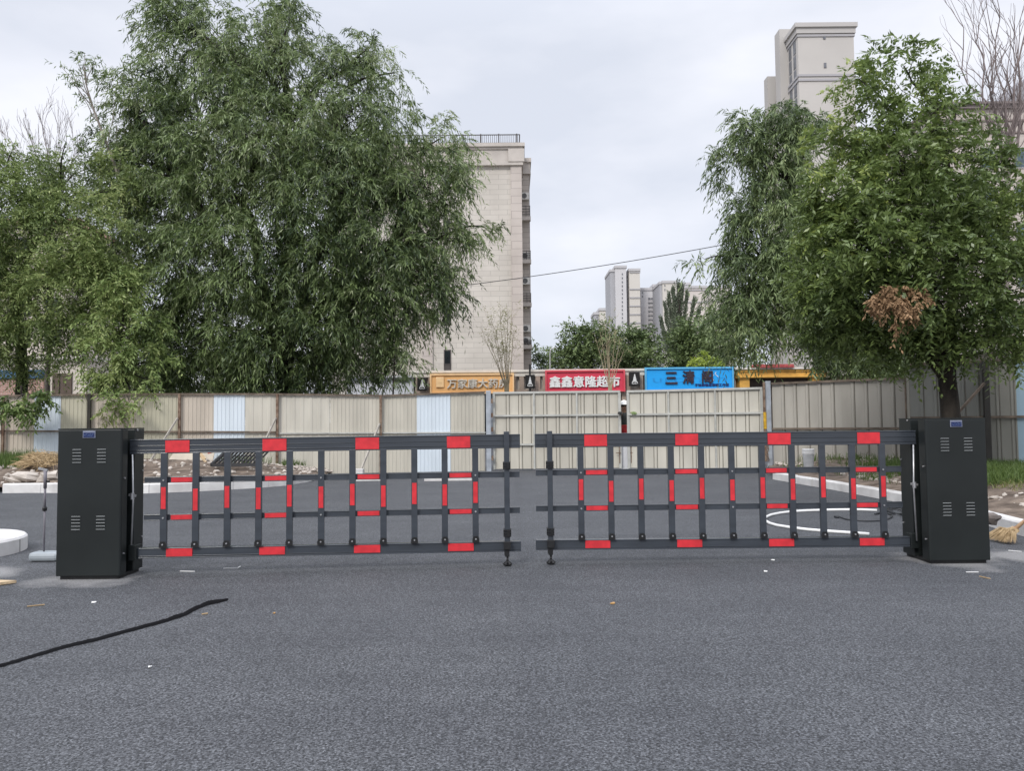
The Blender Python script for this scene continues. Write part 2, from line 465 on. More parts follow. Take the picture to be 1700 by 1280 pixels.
tag(gm.build('bitumen_seam', pm('bitumen', (0.004, 0.004, 0.005), rough=0.9, var=0.3, scale=40, spec=0.08)), kind='structure')

# ------------------------------------------------------------------ kerbs and verges
def resample(pl, n):
    pl = [Vector(p) for p in pl]; ds = [0]
    for a, b in zip(pl, pl[1:]):
        ds.append(ds[-1] + (b - a).length)
    res = []
    for i in range(n):
        d = ds[-1] * i / (n - 1); k = 0
        while k < len(pl) - 2 and ds[k + 1] < d:
            k += 1
        t = (d - ds[k]) / max(ds[k + 1] - ds[k], 1e-6); res.append(pl[k].lerp(pl[k + 1], t))
    return res

def kerb_run(name, base, hs, wid, side, seg=0.75):
    """row of kerb stones along base points (on the ground); side=+1 puts the stones to the left of the direction"""
    tot = sum((Vector(b) - Vector(a)).length for a, b in zip(base, base[1:]))
    n = max(4, int(tot / 0.15)); pl = resample(base, n); mb = MB(); per = max(2, int(seg / 0.15))
    for s0 in range(0, n - 1, per):
        idx = list(range(s0, min(s0 + per, n - 1) + 1)); k = len(mb.v)
        jz = random.uniform(-.004, .006); jo = random.uniform(-.006, .006)
        for j, i in enumerate(idx):
            t = (pl[min(i + 1, n - 1)] - pl[max(i - 1, 0)]).normalized(); nn = Vector((-t.y, t.x, 0)) * side
            h = hs(i / (n - 1)) + jz
            e = 0.004 * (1 if j == 0 else (-1 if j == len(idx) - 1 else 0))
            p = pl[i] + t * e + nn * jo
            for q in (p + Vector((0, 0, -.03)), p + Vector((0, 0, max(h - .018, 0.0))), p + nn * .018 + Vector((0, 0, h)), p + nn * wid + Vector((0, 0, h)), p + nn * wid + Vector((0, 0, -.03))):
                mb.v.append(tuple(q))
        for j in range(len(idx) - 1):
            for c in range(4):
                a = k + j * 5 + c; q = (a, a + 5, a + 6, a + 1)
                mb.f.append(q if side < 0 else q[::-1])
        mb.f.append((k, k + 1, k + 2, k + 3, k + 4)); z = k + (len(idx) - 1) * 5; mb.f.append((z + 4, z + 3, z + 2, z + 1, z))
    return tag(mb.build(name, KERB), kind='structure')

LK = [G(x, y) for x, y in ((4, 819), (60, 818.5), (150, 819), (240, 819.5), (330, 816), (420, 811), (480, 806), (512, 800.5), (531, 794))]
kerb_run('kerb_left', LK, lambda t: .185 if t < .72 else .185 - .12 * (t - .72) / .28, .14, +1)
RK = [G(1283, 796), G(1380, 813), G(1490, 834), G(1600, 862), G(1700, 891), Vector((5.35, 6.6, 0)), Vector((5.2, 5.0, 0)), Vector((5.1, 2.0, 0))]
kerb_run('kerb_right', RK, lambda t: .15, .15, +1, seg=1.0)

def sheet(name, rows, mat, rough=0.05, sc=1.2):
    mb = MB(); n = len(rows[0])
    for r in rows:
        for p in r:
            p = Vector(p); e = mnoise.noise(p * sc) * rough + mnoise.noise(p * sc * 4.1) * rough * .45 + mnoise.noise(p * 17) * rough * .25
            mb.v.append((p.x, p.y, p.z + e))
    for i in range(len(rows) - 1):
        for j in range(n - 1):
            a = i * n + j; mb.f.append((a, a + 1, a + n + 1, a + n))
    return tag(mb.build(name, mat, smooth=True), kind='structure')

FENCE_D = lambda px: 19.2 + 1.6 * (px + 60) / 870.0         # left fence distance along the photograph's columns
def fence_base(px):
    return .50 if px < 200 else (.50 - .50 * (px - 200) / 380 if px < 580 else 0.0)
kl = resample([G(-160, 812), G(-60, 816)] + LK + [G(545, 788.5), G(556, 784)], 90)
kl = [k + Vector((0, .10, 0)) for k in kl]
rows = []
pf = [-560 + (585 + 560) * i / 89 for i in range(90)]
ff = [P(px, 700, FENCE_D(px)) for px in pf]
for j in range(26):
    t = j / 25; row = []
    for i in range(90):
        a = kl[i]; b = Vector((ff[i].x, ff[i].y + .5, 0)); p = a.lerp(b, t)
        u = i / 89; e = max(0, 1 - max(0, (u - .80) / .2)) * (1 if u > .12 else .6)
        fb = fence_base(pf[i]); z = (.15 * e) * (1 - t) + fb * t + .09 * math.sin(min(1, t * 1.15) * math.pi) * e
        row.append((p.x, p.y, z + (.0 if j else -.03)))
    rows.append(row)
VL_ROWS = rows
sheet('verge_left', rows, SOIL, .05)
VL = np.array(VL_ROWS).reshape(-1, 3)
def verge_at(px, d):
    q = P(px, 700, d); k = int(np.argmin((VL[:, 0] - q.x) ** 2 + (VL[:, 1] - q.y) ** 2))
    return Vector((q.x, q.y, VL[k, 2]))

kr = resample([Vector((6.45, 20.2, 0))] + RK, 80)
rows = []
for j in range(40):
    t = j / 39; row = []
    for i in range(80):
        x = kr[i].x + .13 + (t ** 1.3) * 11.0; y = kr[i].y
        dx = x - kr[i].x
        z = .115 + .20 * min(1, max(0, dx - .15) / 2.2) + (.10 * math.exp(-((dx - 1.5) / .9) ** 2))
        row.append((x, y, z))
    rows.append(row)
sheet('verge_right', rows, SOIL, .055, 1.5)

# rounded end of the kerbed island at the left edge
mb = MB(); cx, cy, rr, hh = -5.93, 7.98, .80, .155
oc = []
for i in range(25):
    a = -math.pi / 2 + math.pi * i / 24; oc.append((cx + rr * 1.0 * math.cos(a), cy + rr * math.sin(a)))
oc = [(-9.5, cy - rr)] + oc + [(-9.5, cy + rr)]
ic = [(-9.5, cy - .30)] + [(cx + .28 + .30 * math.cos(-math.pi / 2 + math.pi * i / 24), cy + .30 * math.sin(-math.pi / 2 + math.pi * i / 24)) for i in range(25)] + [(-9.5, cy + .30)]
n = len(oc)
def inset(p):
    dx, dy = p[0] - cx, p[1] - cy
    l = math.hypot(max(dx, 0), dy) or 1
    return (p[0] - .02 * max(dx, 0) / l, p[1] - .02 * dy / l)
for p in oc: mb.v.append((p[0], p[1], -.02))
for p in oc: mb.v.append((p[0], p[1], hh - .02))
for p in oc:
    q = inset(p); mb.v.append((q[0], q[1], hh))
for p in ic: mb.v.append((p[0], p[1], hh))
for p in ic: mb.v.append((p[0], p[1], hh - .1))
for i in range(n - 1):
    for r_ in range(4):
        a = r_ * n + i; mb.f.append((a, a + 1, a + n + 1, a + n))
tag(mb.build('kerb_island', KERB), kind='structure')
mb = MB()      # mortar joints between the island's stones
for an in (-62, -28, 8, 50):
    a = R(an); c = Vector((cx + rr * math.cos(a), cy + rr * math.sin(a), .066))
    mb.box((c.x, c.y, c.z), (.006, .02, .134), rz=a)
tag(mb.build('kerb_island_joint', pm('mortar', (.36, .35, .34), rough=.9)), kind='structure')
mb = MB(); mb.zprism([(p[0], p[1]) for p in ic], -.02, hh - .05)
tag(mb.build('island_soil', pm('pink_soil', (.42, .32, .29), rough=.95, var=.25, scale=9, bump=.8, bscale=30)), kind='structure')

# ------------------------------------------------------------------ the two barrier gates
def lerp(a, b, t): return a + (b - a) * t
class Arm:
    """line of the arm on plan: photograph column -> distance, so heights and lengths come out in metres"""
    def __init__(s, pxa, da, pxb, db):
        s.a = (pxa, da); s.b = (pxb, db)
        s.A = P(pxa, 700, da); s.B = P(pxb, 700, db)
        s.dir = Vector((s.B.x - s.A.x, s.B.y - s.A.y, 0)).normalized()
        s.nrm = Vector((s.dir.y, -s.dir.x, 0))
        if s.nrm.y > 0: s.nrm = -s.nrm            # towards the camera
    def pt(s, px, z, off=0.0):
        r = ray(px, 760); # intersect the vertical plane of the arm
        n = Vector((s.dir.y, -s.dir.x, 0)); t = (s.A - CAM).dot(n) / r.dot(n)
        p = CAM + r * t
        return Vector((p.x, p.y, z)) + s.nrm * off

def barrier(label, box, hinge_side, arm, z_top, pickets, reds_top, reds_low, reds_cross, post_px, tip_px, cross_end, beam_end, zslope, pick_lo):
    x0, x1, y0, y1, ztop = box
    root = thing('barrier_gate', label, 'barrier gate', ((x0 + x1) / 2, (y0 + y1) / 2, 0), 'boom barrier gates across the road')
    # --- cabinet: a box open by a tall slot on the side the arm comes out of
    mb = MB(); s = hinge_side; xi = x1 if s > 0 else x0; xo = x0 if s > 0 else x1
    dpt = y1 - y0; sy0 = y0 + dpt * .26; sy1 = y0 + dpt * .56; ins = .16
    poly = [(xo, y0), (xi - s * .012, y0), (xi, y0 + .012), (xi, sy0), (xi - s * ins, sy0), (xi - s * ins, sy1), (xi, sy1), (xi, y1), (xo, y1)]
    if s < 0: poly = poly[::-1]
    mb.zprism(poly, .03, ztop - .012)
    cab = mb.build('cabinet', CAB, root, bevel=.006)
    mb = MB(); mb.zprism(poly, ztop - .011, ztop); lid = mb.build('lid', CAB, root)
    mb = MB(); mb.bx(x0 + .025, x1 - .025, y0 + .025, y1 - .02, 0, .032); mb.build('plinth', BLACK, root)
    w_ = x1 - x0; fx = (lambda t: x0 + w_ * t) if s > 0 else (lambda t: x1 - w_ * t)
    for vx in (.305, .69):
        for vz in (.815, .372):
            mb = MB(); cz = ztop * vz
            ww = w_ * .135
            tilt = Matrix.Rotation(R(-38), 3, 'X')
            for k in range(5):
                z = cz + (k - 2) * .0275
                mb.box((fx(vx), y0 - .0045, z), (ww, .012, .005), M3=tilt)
            mb.build('vent', LOUV, root)
    px_ = fx(.49); mb = MB(); mb.box((px_, y0 - .004, ztop - .052), (.108, .006, .060)); pl = mb.build('name_plate', PLATE, root, bevel=.002)
    mb = MB(); mb.box((px_, y0 - .0085, ztop - .056), (.092, .003, .040)); mb.build('plate_panel', NAVY, pl)
    mb = MB()
    for zz, xs in ((-.046, (-.016, .014, .035)), (-.056, (-.036, -.022, .0, .016, .03)), (-.066, (-.03, -.012, .006, .022))):
        for xx in xs:
            mb.box((px_ + xx + random.uniform(-.003, .003), y0 - .0108, ztop + zz), (random.uniform(.007, .014), .0015, random.uniform(.003, .006)))
    mb.build('plate_print', PALE, pl)
    # screws on the side faces
    for (yy, zz) in ((y0 + .05, ztop * .665), (y0 + .05, ztop * .165), (sy1 + .04, ztop * .985), (y1 - .03, ztop * .70), (y1 - .03, ztop * .24)):
        mb = MB(); mb.tube([(xi - s * .002, yy, zz), (xi + s * .008, yy, zz)], .0085, 8); mb.build('screw', STEEL, root)
    # silver stay rod in the slot, with its butterfly nut
    ry = (sy0 + sy1) / 2 - .01; rx = xi + s * .02
    mb = MB(); mb.tube([(rx - s * .004, ry, z_top(arm.a[0]) - .13), (rx + s * .006, ry, .66), (rx - s * .006, ry, .18)], .0085, 8); rod = mb.build('stay_rod', STEEL, root, smooth=True)
    mb = MB(); mb.tube([(rx, ry, .66), (rx, ry, .715)], .017, 8); mb.bar((rx - .032, ry, .70), (rx + .032, ry, .69), .012, .02); mb.build('turnbuckle', STEEL, rod)
    # --- the arm
    def beam(name, px0, px1, zc0, zc1, h, dp, lips):
        a = arm.pt(px0, zc0); b = arm.pt(px1, zc1); mb = MB()
        mb.bar(a, b, dp, h)
        for dz, hh_ in lips:      # rolled ridges of the extrusion
            o = arm.nrm * (dp / 2 + .0025)
            mb.bar(a + o + Vector((0, 0, dz)), b + o + Vector((0, 0, dz)), .005, hh_)
        return mb.build(name, BEAM, root, bevel=.003)
    zt = lambda px: z_top(px)
    ba, bb = beam_end
    tb = beam('top_rail', ba, bb, zt(ba) - .0635, zt(bb) - .0635, .127, .075, ((.058, .010), (-.034, .006), (-.058, .010), (.008, .004)))
    zl = lambda px: lerp(pick_lo[0], pick_lo[1], (px - arm.a[0]) / (arm.b[0] - arm.a[0]))
    lb = beam('bottom_rail', ba + (6 if s > 0 else -6), bb, zl(ba), zl(bb), .092, .065, ((.041, .008), (-.024, .005), (-.041, .009)))
    ca, cb = cross_end; cr_ = []
    for zc in (.822, .494):
        cr_.append(beam('cross_rail', ca, cb, zc + zslope, zc + zslope, .054, .03, ((.023, .006), (-.023, .006))))
    def reds(parent, lst, zf, h, dp):
        for a, b in lst:
            mb = MB(); o = dp / 2 + .0062
            mb.bar(arm.pt(a, zf(a), o), arm.pt(b, zf(b), o), .002, h); mb.build('reflector', RED, parent)
    reds(tb, reds_top, lambda p: zt(p) - .0645, .104, .075)
    reds(lb, reds_low, lambda p: zl(p) + .004, .068, .065)
    for c, zc in zip(cr_, (.822, .494)):
        reds(c, reds_cross, lambda p, zc=zc: zc + zslope, .040, .03)
    for i, px in enumerate(pickets):
        p = arm.pt(px, 0, .036); mb = MB()
        mb.bar((p.x, p.y, zl(px) + .052), (p.x, p.y, zt(px) - .12), .034, .055, upd=arm.dir)
        pk = mb.build('picket', BEAM, root, bevel=.002)
        q = p + arm.nrm * .019; zz = .655 + (.012 if i % 2 == 0 else -.006) + zslope
        mb = MB(); mb.bar((q.x, q.y, zz - .095), (q.x, q.y, zz + .095), .002, .040, upd=arm.dir); mb.build('reflector', RED, pk)
        mb = MB(); k = arm.dir * .032; zb = zl(px) + .048
        pr = [(-.031, 0), (.031, 0), (.031, .035), (.018, .055), (-.018, .055), (-.031, .035)]
        for off in (.020, .027):
            for a_, b_ in pr:
                v = p + arm.dir * a_ + arm.nrm * off; mb.v.append((v.x, v.y, zb + b_))
        mb.f = [(0, 1, 2, 3, 4, 5), (11, 10, 9, 8, 7, 6)] + [(j, (j + 1) % 6, 6 + (j + 1) % 6, 6 + j)[::-1] for j in range(6)]
        ft = mb.build('picket_foot', BLACK, pk)
        v = p + arm.nrm * .027; mb = MB(); mb.tube([(v.x, v.y, zb + .03), tuple(Vector((v.x, v.y, zb + .03)) + arm.nrm * .008)], .007, 8); mb.build('screw', STEEL, ft)
        if i in (0, 5, 10):
            for zc in (.822, .494):
                v = p + arm.nrm * .018; v.z = zc + zslope; mb = MB(); mb.tube([tuple(v), tuple(v + arm.nrm * .007)], .008, 8); mb.build('screw', STEEL, pk)
    # hinge bracket at the foot of the slot
    a = arm.pt(ba + s * 9, zl(ba)); mb = MB(); mb.box((a.x, a.y - .01, a.z + .01), (.07, .10, .135)); mb.build('hinge_bracket', CAB, root, bevel=.005)
    # end post with its clamps and drop foot
    p = arm.pt(post_px, 0, .066); mb = MB()
    mb.bar((p.x, p.y, zl(post_px) - .03), (p.x, p.y, zt(post_px) + .026), .040, .048, upd=arm.dir); ep = mb.build('end_post', BEAM, root, bevel=.003)
    for zc in (.905, .298):
        mb = MB()
        for dz in (-.026, 0, .026):
            mb.box((p.x, p.y, zc + dz), (.066, .07, .012))
        mb.box((p.x + .012, p.y - .03, zc), (.026, .03, .052)); mb.box((p.x, p.y + .03, zc), (.07, .02, .07))
        mb.build('clamp', BLACK, ep)
    zb = zl(post_px); mb = MB()
    mb.box((p.x, p.y - .008, zb + .02), (.064, .075, .07)); mb.box((p.x - .002, p.y, zb - .045), (.040, .045, .075))
    mb.tube([(p.x - .018, p.y + .01, zb + .01), (p.x - .018, p.y + .01, zb - .075)], .011, 8)
    sl_ = mb.build('foot_sleeve', BLACK, ep, bevel=.003)
    mb = MB(); mb.tube([(p.x, p.y, zb - .07), (p.x, p.y, .02)], [.011, .009], 8)
    mb.tube([(p.x - .010, p.y, .06), (p.x + .010, p.y, .06)], .016, 10); mb.build('foot_rod', BLACK, ep)
    mb = MB()
    for an in range(0, 360, 72):
        a_ = R(an + 20); mb.tube([(p.x, p.y, .045), (p.x + .036 * math.cos(a_), p.y + .036 * math.sin(a_), .012)], [.010, .013], 6)
    mb.lathe([(.020, .0), (.024, .006), (.012, .02), (.010, .05)], (p.x, p.y, .002), 12); mb.build('foot_pad', BLACK, ep)
    return root

zA = lambda px: lerp(1.180, 1.190, (px - 218) / 642.0)
barrier('dark barrier gate with red reflectors whose vented cabinet stands on the left', (-3.883, -3.336, 6.60, 7.0, 1.282), +1,
        Arm(218, 6.80, 862, 7.12), zA,
        [275.5, 328, 380, 431.5, 482.5, 534.5, 586, 637, 688, 738, 788.5],
        [(277, 317), (437.5, 477), (591, 630), (742, 780.5)], [(280, 323), (433, 475), (588.5, 631.5), (743, 785)],
        [(286, 322), (441, 477), (594, 630), (746, 782)], 840, 862, (241, 862), (218, 863), 0.0, (.188, .168))
zB = lambda px: lerp(1.190, 1.186, (px - 888) / 630.0)
barrier('dark barrier gate with red reflectors whose vented cabinet stands on the right', (3.703, 4.245, 6.93, 7.40, 1.30), -1,
        Arm(1518, 7.20, 888, 7.16), zB,
        [1460.5, 1411, 1361.5, 1311.5, 1262, 1212, 1162, 1112, 1062, 1012.5, 963],
        [(969.6, 1007), (1120, 1157.6), (1272.6, 1310.5), (1420.6, 1458)], [(969, 1010), (1120, 1161), (1271, 1312), (1420, 1460.6)],
        [(972, 1007), (1120, 1156), (1270, 1304), (1417, 1453)], 912, 888, (1495, 889), (1518, 888), .008, (.162, .171))

# ------------------------------------------------------------------ loose things on the road
# measuring pole on a weighted foot, beside the left cabinet
b0 = G(76, 931); root = thing('pole_stand', 'thin grey telescopic pole standing in a pale grey weighted foot', 'stand', (b0.x, b0.y, 0))
mb = MB(); mb.box((b0.x + .015, b0.y, .046), (.285, .17, .085)); mb.build('weighted_foot', pm('foot_grey', (.30, .33, .35), rough=.5, var=.1, scale=6), root, bevel=.03)
zz = .80 * b0.y / 7.4
mb = MB(); mb.tube([(b0.x - .02, b0.y, .085), (b0.x - .02, b0.y, .52)], .009, 8); mb.tube([(b0.x - .02, b0.y, .5), (b0.x - .02, b0.y, .72)], .011, 8)
mb.tube([(b0.x - .02, b0.y, .70), (b0.x - .02, b0.y, .875)], .016, 8); pm('pole_grey', (.16, .15, .17), rough=.5)
mb.build('pole', MATS['pole_grey'], root, smooth=True)
mb = MB(); mb.lathe([(.018, -.02), (.022, -.01), (.022, .01), (.016, .02)], (b0.x - .02, b0.y, .50), 10); mb.box((b0.x, b0.y, .765), (.04, .02, .02)); mb.build('clamp', BLACK, root)
mb = MB(); mb.bar((b0.x - .085, b0.y, .895), (b0.x + .0, b0.y, .872), .022, .02); mb.build('cross_handle', STEEL, root)

# corn broom leaning on the right kerb
b0 = G(1660, 902); root = thing('broom', 'straw broom with wooden handle leaning on the right kerb', 'broom', (b0.x, b0.y, 0))
mb = MB(); tip = G(1683, 880, .12); mb.tube([tip, G(1700, 866, .21), G(1725, 852, .33), G(1790, 815, .62)], [.021, .019, .017, .016], 8)
mb.build('handle', pm('broom_handle', (.50, .33, .20), rough=.6, var=.2, scale=8), root, smooth=True)
vs = []; fc = []; lp = []
h0 = np.array(G(1684, 880, .12)); ends = [np.array(G(x, y, .012)) for x, y in ((1636, 896), (1643, 897), (1652, 899), (1660, 901), (1668, 902), (1675, 903), (1683, 902))]
for k in range(520):
    u = random.random() * (len(ends) - 1); i = min(int(u), len(ends) - 2); e = ends[i] * (1 - (u - i)) + ends[i + 1] * (u - i)
    e = e + np.array([random.gauss(0, .012), random.gauss(0, .035), abs(random.gauss(0, .022))])
    s_ = h0 + np.array([random.gauss(0, .018), random.gauss(0, .018), random.gauss(0, .012)]); m_ = s_ * .45 + e * .55 + np.array([0, 0, .03 + random.random() * .02])
    ww = np.array([random.uniform(-.004, .004), random.uniform(.002, .005), random.uniform(.002, .005)])
    b = len(vs); vs += [s_ - ww, s_ + ww, m_ + ww, m_ - ww, e]; lp += [b, b + 1, b + 2, b + 3, b + 3, b + 2, b + 4]; fc += [4, 3]
cmesh('bristles', STRAW, vs, fc, lp, root)
mb = MB(); mb.tube([tuple(np.array(tip) + np.array([-.02, 0, -.012])), tuple(np.array(tip) + np.array([.022, 0, .012]))], [.034, .026], 10); mb.build('binding', pm('binding', (.45, .22, .12), rough=.7), root)

# white conduit and black cable on the asphalt behind the right arm
pp = [(1456, 847.5), (1430, 846.5), (1400, 846.5), (1370, 847), (1340, 848), (1315, 849.5), (1295, 852), (1280, 855), (1272, 858.5), (1269.5, 861.5), (1271, 865), (1278, 869), (1290, 872.5), (1312, 876), (1340, 879.5), (1370, 882), (1400, 884), (1443, 887)]
mb = MB(); mb.tube([G(x, y, .018) for x, y in pp], .0185, 8)
tag(mb.build('conduit', WHITE, smooth=True), 'white plastic conduit bent in an open loop on the asphalt', 'pipe')
CBL = pm('cable_black', (.02, .022, .026), rough=.5)
mb = MB()
mb.tube([G(x, y, .012) for x, y in ((1388, 858.5), (1396, 859), (1404, 862), (1418, 864.5), (1440, 865.3), (1462, 864.8), (1474, 862), (1481, 858), (1481, 855), (1474, 853), (1462, 852.5), (1452, 853))], .009, 6)
mb.tube([G(x, y, .02) for x, y in ((1452, 853.5), (1466, 850), (1478, 846), (1490, 843), (1502, 844), (1508, 848), (1500, 853), (1484, 852.5), (1470, 847), (1476, 843), (1492, 846), (1506, 851), (1512, 856))], .009, 6)
mb.tube([G(x, y, .026) for x, y in ((1466, 844.5), (1480, 850), (1496, 855), (1504, 846), (1488, 842), (1474, 845), (1486, 852))], .008, 6)
mb.tube([G(1386, 858, .014), G(1392, 859, .014)], .018, 6)
tag(mb.build('cable', CBL, smooth=True), 'black cable coiled loosely on the asphalt beside the white conduit', 'cable')

# plywood offcut at the left edge, sticks and scraps
a, b, c, d = G(-30, 966), G(17, 963), G(18, 967), G(-30, 978)
mb = MB(); mb.zprism([(-5.05, 6.22), (-4.28, 6.32), (-4.13, 6.47), (-5.0, 6.62)], .006, .028)
tag(mb.build('plywood_offcut', WOOD), 'pale plywood offcut lying on the asphalt at the left edge', 'board')
def stick(px, py, dx, dy, r, mat, label, name='stick', cat='stick', group='pale sticks dropped on the asphalt'):
    a = G(px, py, .006); b = G(px + dx, py + dy, .006); mb = MB(); mb.bar(a, b, r, .006)
    tag(mb.build(name, mat), label, cat, group)
stick(45, 1007, 29, -3, .012, STRAW, 'pale stick on the asphalt at the far left before the left cabinet')
stick(299, 948.5, 24, .5, .010, WHITE, 'white stick under the left arm, nearest to the left cabinet')
stick(371, 944, 24, -.5, .008, WHITE, 'thin white stick with a bent end under the left arm')
stick(394, 943.6, 5, -3, .008, WHITE, 'thin white stick with a bent end under the left arm')
stick(335, 1020, 10, -1.5, .012, STRAW, 'short yellowish stick beside the black bitumen seam')
stick(1604, 950, 20, 0, .010, WHITE, 'white stick on the asphalt in front of the right cabinet')
stick(1626, 957, 18, 4, .010, STRAW, 'pale stick slanting on the asphalt right of the right cabinet')
stick(1674, 914, 22, 2, .012, WHITE, 'white stick on the asphalt below the broom')
PAPER = pm('paper', (.75, .75, .73), rough=.8, var=.05)
LEAFB = pm('dry_leaf', (.42, .25, .10), rough=.8, var=.25, scale=20)
def scrap(px, py, r, mat, label, name, cat, group):
    c = G(px, py, .006); mb = MB(); n = 7; k = []
    for j in range(n):
        an = 2 * math.pi * j / n; q = r * random.uniform(.6, 1.2); k.append((c.x + q * math.cos(an), c.y + 1.1 * q * math.sin(an)))
    mb.v = [(x, y, .006 + random.uniform(0, r * .5)) for x, y in k] + [(c.x, c.y, .006 + r * .35)] + [(x, y, .004) for x, y in k]
    for j in range(n):
        mb.f.append((j, (j + 1) % n, n)); mb.f.append((j, n + 1 + j, n + 1 + (j + 1) % n, (j + 1) % n))
    tag(mb.build(name, mat), label, cat, group)
gp = 'scraps of white paper on the asphalt'
scrap(156, 1000, .017, PAPER, 'white paper scrap in front of the left cabinet', 'paper_scrap', 'litter', gp)
scrap(249, 1107, .011, PAPER, 'tiny white paper scrap nearest the camera, below the bitumen seam', 'paper_scrap', 'litter', gp)
scrap(1271, 949, .020, PAPER, 'white paper scrap under the right arm', 'paper_scrap', 'litter', gp)
scrap(1283, 930, .016, PAPER, 'small white paper scrap just below the right bottom rail', 'paper_scrap', 'litter', gp)
scrap(828, 771, .03, PAPER, 'white paper scrap lying far off before the closed sheet gate', 'paper_scrap', 'litter', gp)
scrap(1017, 1002, .018, LEAFB, 'brown dry leaf on the asphalt in front of the gap between the arms', 'dry_leaf', 'leaf', None)
scrap(455, 1018, .010, LEAFB, 'small brown dry leaf on the asphalt under the left arm', 'dry_leaf', 'leaf', None)
# ------------------------------------------------------------------ hoarding fence
def sheetmat(name, col, var=.11):
    m = pm(name, col, rough=.55, var=var, scale=1.6, stretch=(1.5, 1.5, .35), detail=8, spec=.35, bump=.08, bscale=3)
    return m
BEIGE = [sheetmat('sheet_beige', (.49, .462, .395)), sheetmat('sheet_sand', (.49, .435, .365)), sheetmat('sheet_olive', (.45, .43, .335)), sheetmat('sheet_cream', (.515, .49, .425))]
BLUEW = sheetmat('sheet_pale_blue', (.60, .665, .72), .05)
BLUE2 = sheetmat('sheet_dull_blue', (.25, .35, .42), .06)
GREY_S = sheetmat('sheet_grey_shade', (.24, .23, .20))  # grey sheet tone with tree shade put into it
RAIL = pm('rail_brown', (.13, .10, .075), rough=.7, var=.35, scale=5)
GFRAME = pm('gate_frame', (.44, .44, .41), rough=.5, var=.12, scale=5)
SEAM = pm('seam_dark', (.13, .12, .10), rough=.8)

def corrugated(a, b, za0, za1, zb0, zb1, pitch, dep, duty=.5, first=0.0):
    """trapezoid-ribbed sheet from a to b (x,y), thickness to the back"""
    a = Vector((a[0], a[1], 0)); b = Vector((b[0], b[1], 0)); L = (b - a).length; t = (b - a) / L
    n = Vector((t.y, -t.x, 0))
    if n.y > 0: n = -n
    pr = [(0, 0)]; x = first
    while x < L - 1e-6:
        for f_, o in ((0, 0), (duty - .08, 0), (duty, dep), (.92, dep), (1.0, 0)):
            q = x + f_ * pitch
            if q > pr[-1][0] + 1e-5 and q < L: pr.append((q, o))
        x += pitch
    pr.append((L, 0)); mb = MB(); k = len(pr)
    for q, o in pr:
        u = q / L; p = a + t * q + n * o
        mb.v += [(p.x, p.y, lerp(za0, zb0, u)), (p.x, p.y, lerp(za1, zb1, u))]
    for i in range(k - 1):
        mb.f.append((2 * i, 2 * i + 2, 2 * i + 3, 2 * i + 1))
    # returned edges and back so that the sheet has a thickness
    b0 = len(mb.v); p0 = a - n * .012; p1 = b - n * .012
    mb.v += [(p0.x, p0.y, za0), (p0.x, p0.y, za1), (p1.x, p1.y, zb0), (p1.x, p1.y, zb1)]
    e = 2 * (k - 1)
    mb.f += [(b0, b0 + 1, b0 + 3, b0 + 2), (0, 1, b0 + 1, b0), (e, b0 + 2, b0 + 3, e + 1)]
    mb.f.append(tuple([2 * i + 1 for i in range(k)] + [b0 + 3, b0 + 1]))
    return mb

def topz(px, py, d): return P(px, py, d).z
def piece(tbl, x):
    for (a, b), (c, d) in zip(tbl, tbl[1:]):
        if x <= c: return lerp(b, d, (x - a) / (c - a))
    return tbl[-1][1]
LT = [(-560, 662), (0, 656.5), (200, 653.5), (450, 653.5), (640, 656), (806, 650)]
o0 = P(300, 700, FENCE_D(300))
root = thing('hoarding_fence', 'long beige sheet fence with three pale blue sheets left of the sheet gate', 'fence', (o0.x, o0.y, 0))
bounds = [(-560, 0), (-420, 1), (-300, 2), (-180, 0), (-60, 3), (9, 1), (57, 'b'), (101, 2), (150, 1), (225, 2), (300, 1), (355, 'b'), (407, 3), (462, 3), (548, 0), (633, 0), (692, 'b'), (748, 0), (805, None)]
for (pa, c), (pb, _) in zip(bounds, bounds[1:]):
    a = P(pa, 700, FENCE_D(pa)); b = P(pb - .3, 700, FENCE_D(pb)); j = random.uniform(-.012, .012)
    if c == 'b': j -= .004
    za = topz(pa, piece(LT, pa), FENCE_D(pa)); zb = topz(pb, piece(LT, pb), FENCE_D(pb))
    mb = corrugated((a.x, a.y + j), (b.x, b.y + j), -.05, za, -.05, zb, .10 if c != 3 else .22, .011, .62)
    mb.build('panel', BLUEW if c == 'b' else BEIGE[c], root)
def rail_line(pxs, zoff, py, h, mat, root, name, off=.05):
    mb = MB()
    for pa, pb in zip(pxs, pxs[1:]):
        f = lambda p: (lambda q: Vector((q.x, q.y - off, q.z)))(P(p, piece(LT, p) + zoff if py is None else py(p), FENCE_D(p)))
        mb.bar(f(pa), f(pb), .045, h)
    return mb.build(name, mat, root)
rail_line([-560, -300, 0, 200, 450, 640, 806], 1, None, .045, RAIL, root, 'top_rail')
rail_line([-560, 0, 200, 462], 0, lambda p: 716 + (p - 100) * .004, .04, RAIL, root, 'mid_rail')
rail_line([462, 640, 806], 0, lambda p: 719.5 + (p - 462) * -.004, .035, GFRAME, root, 'mid_rail', .035)
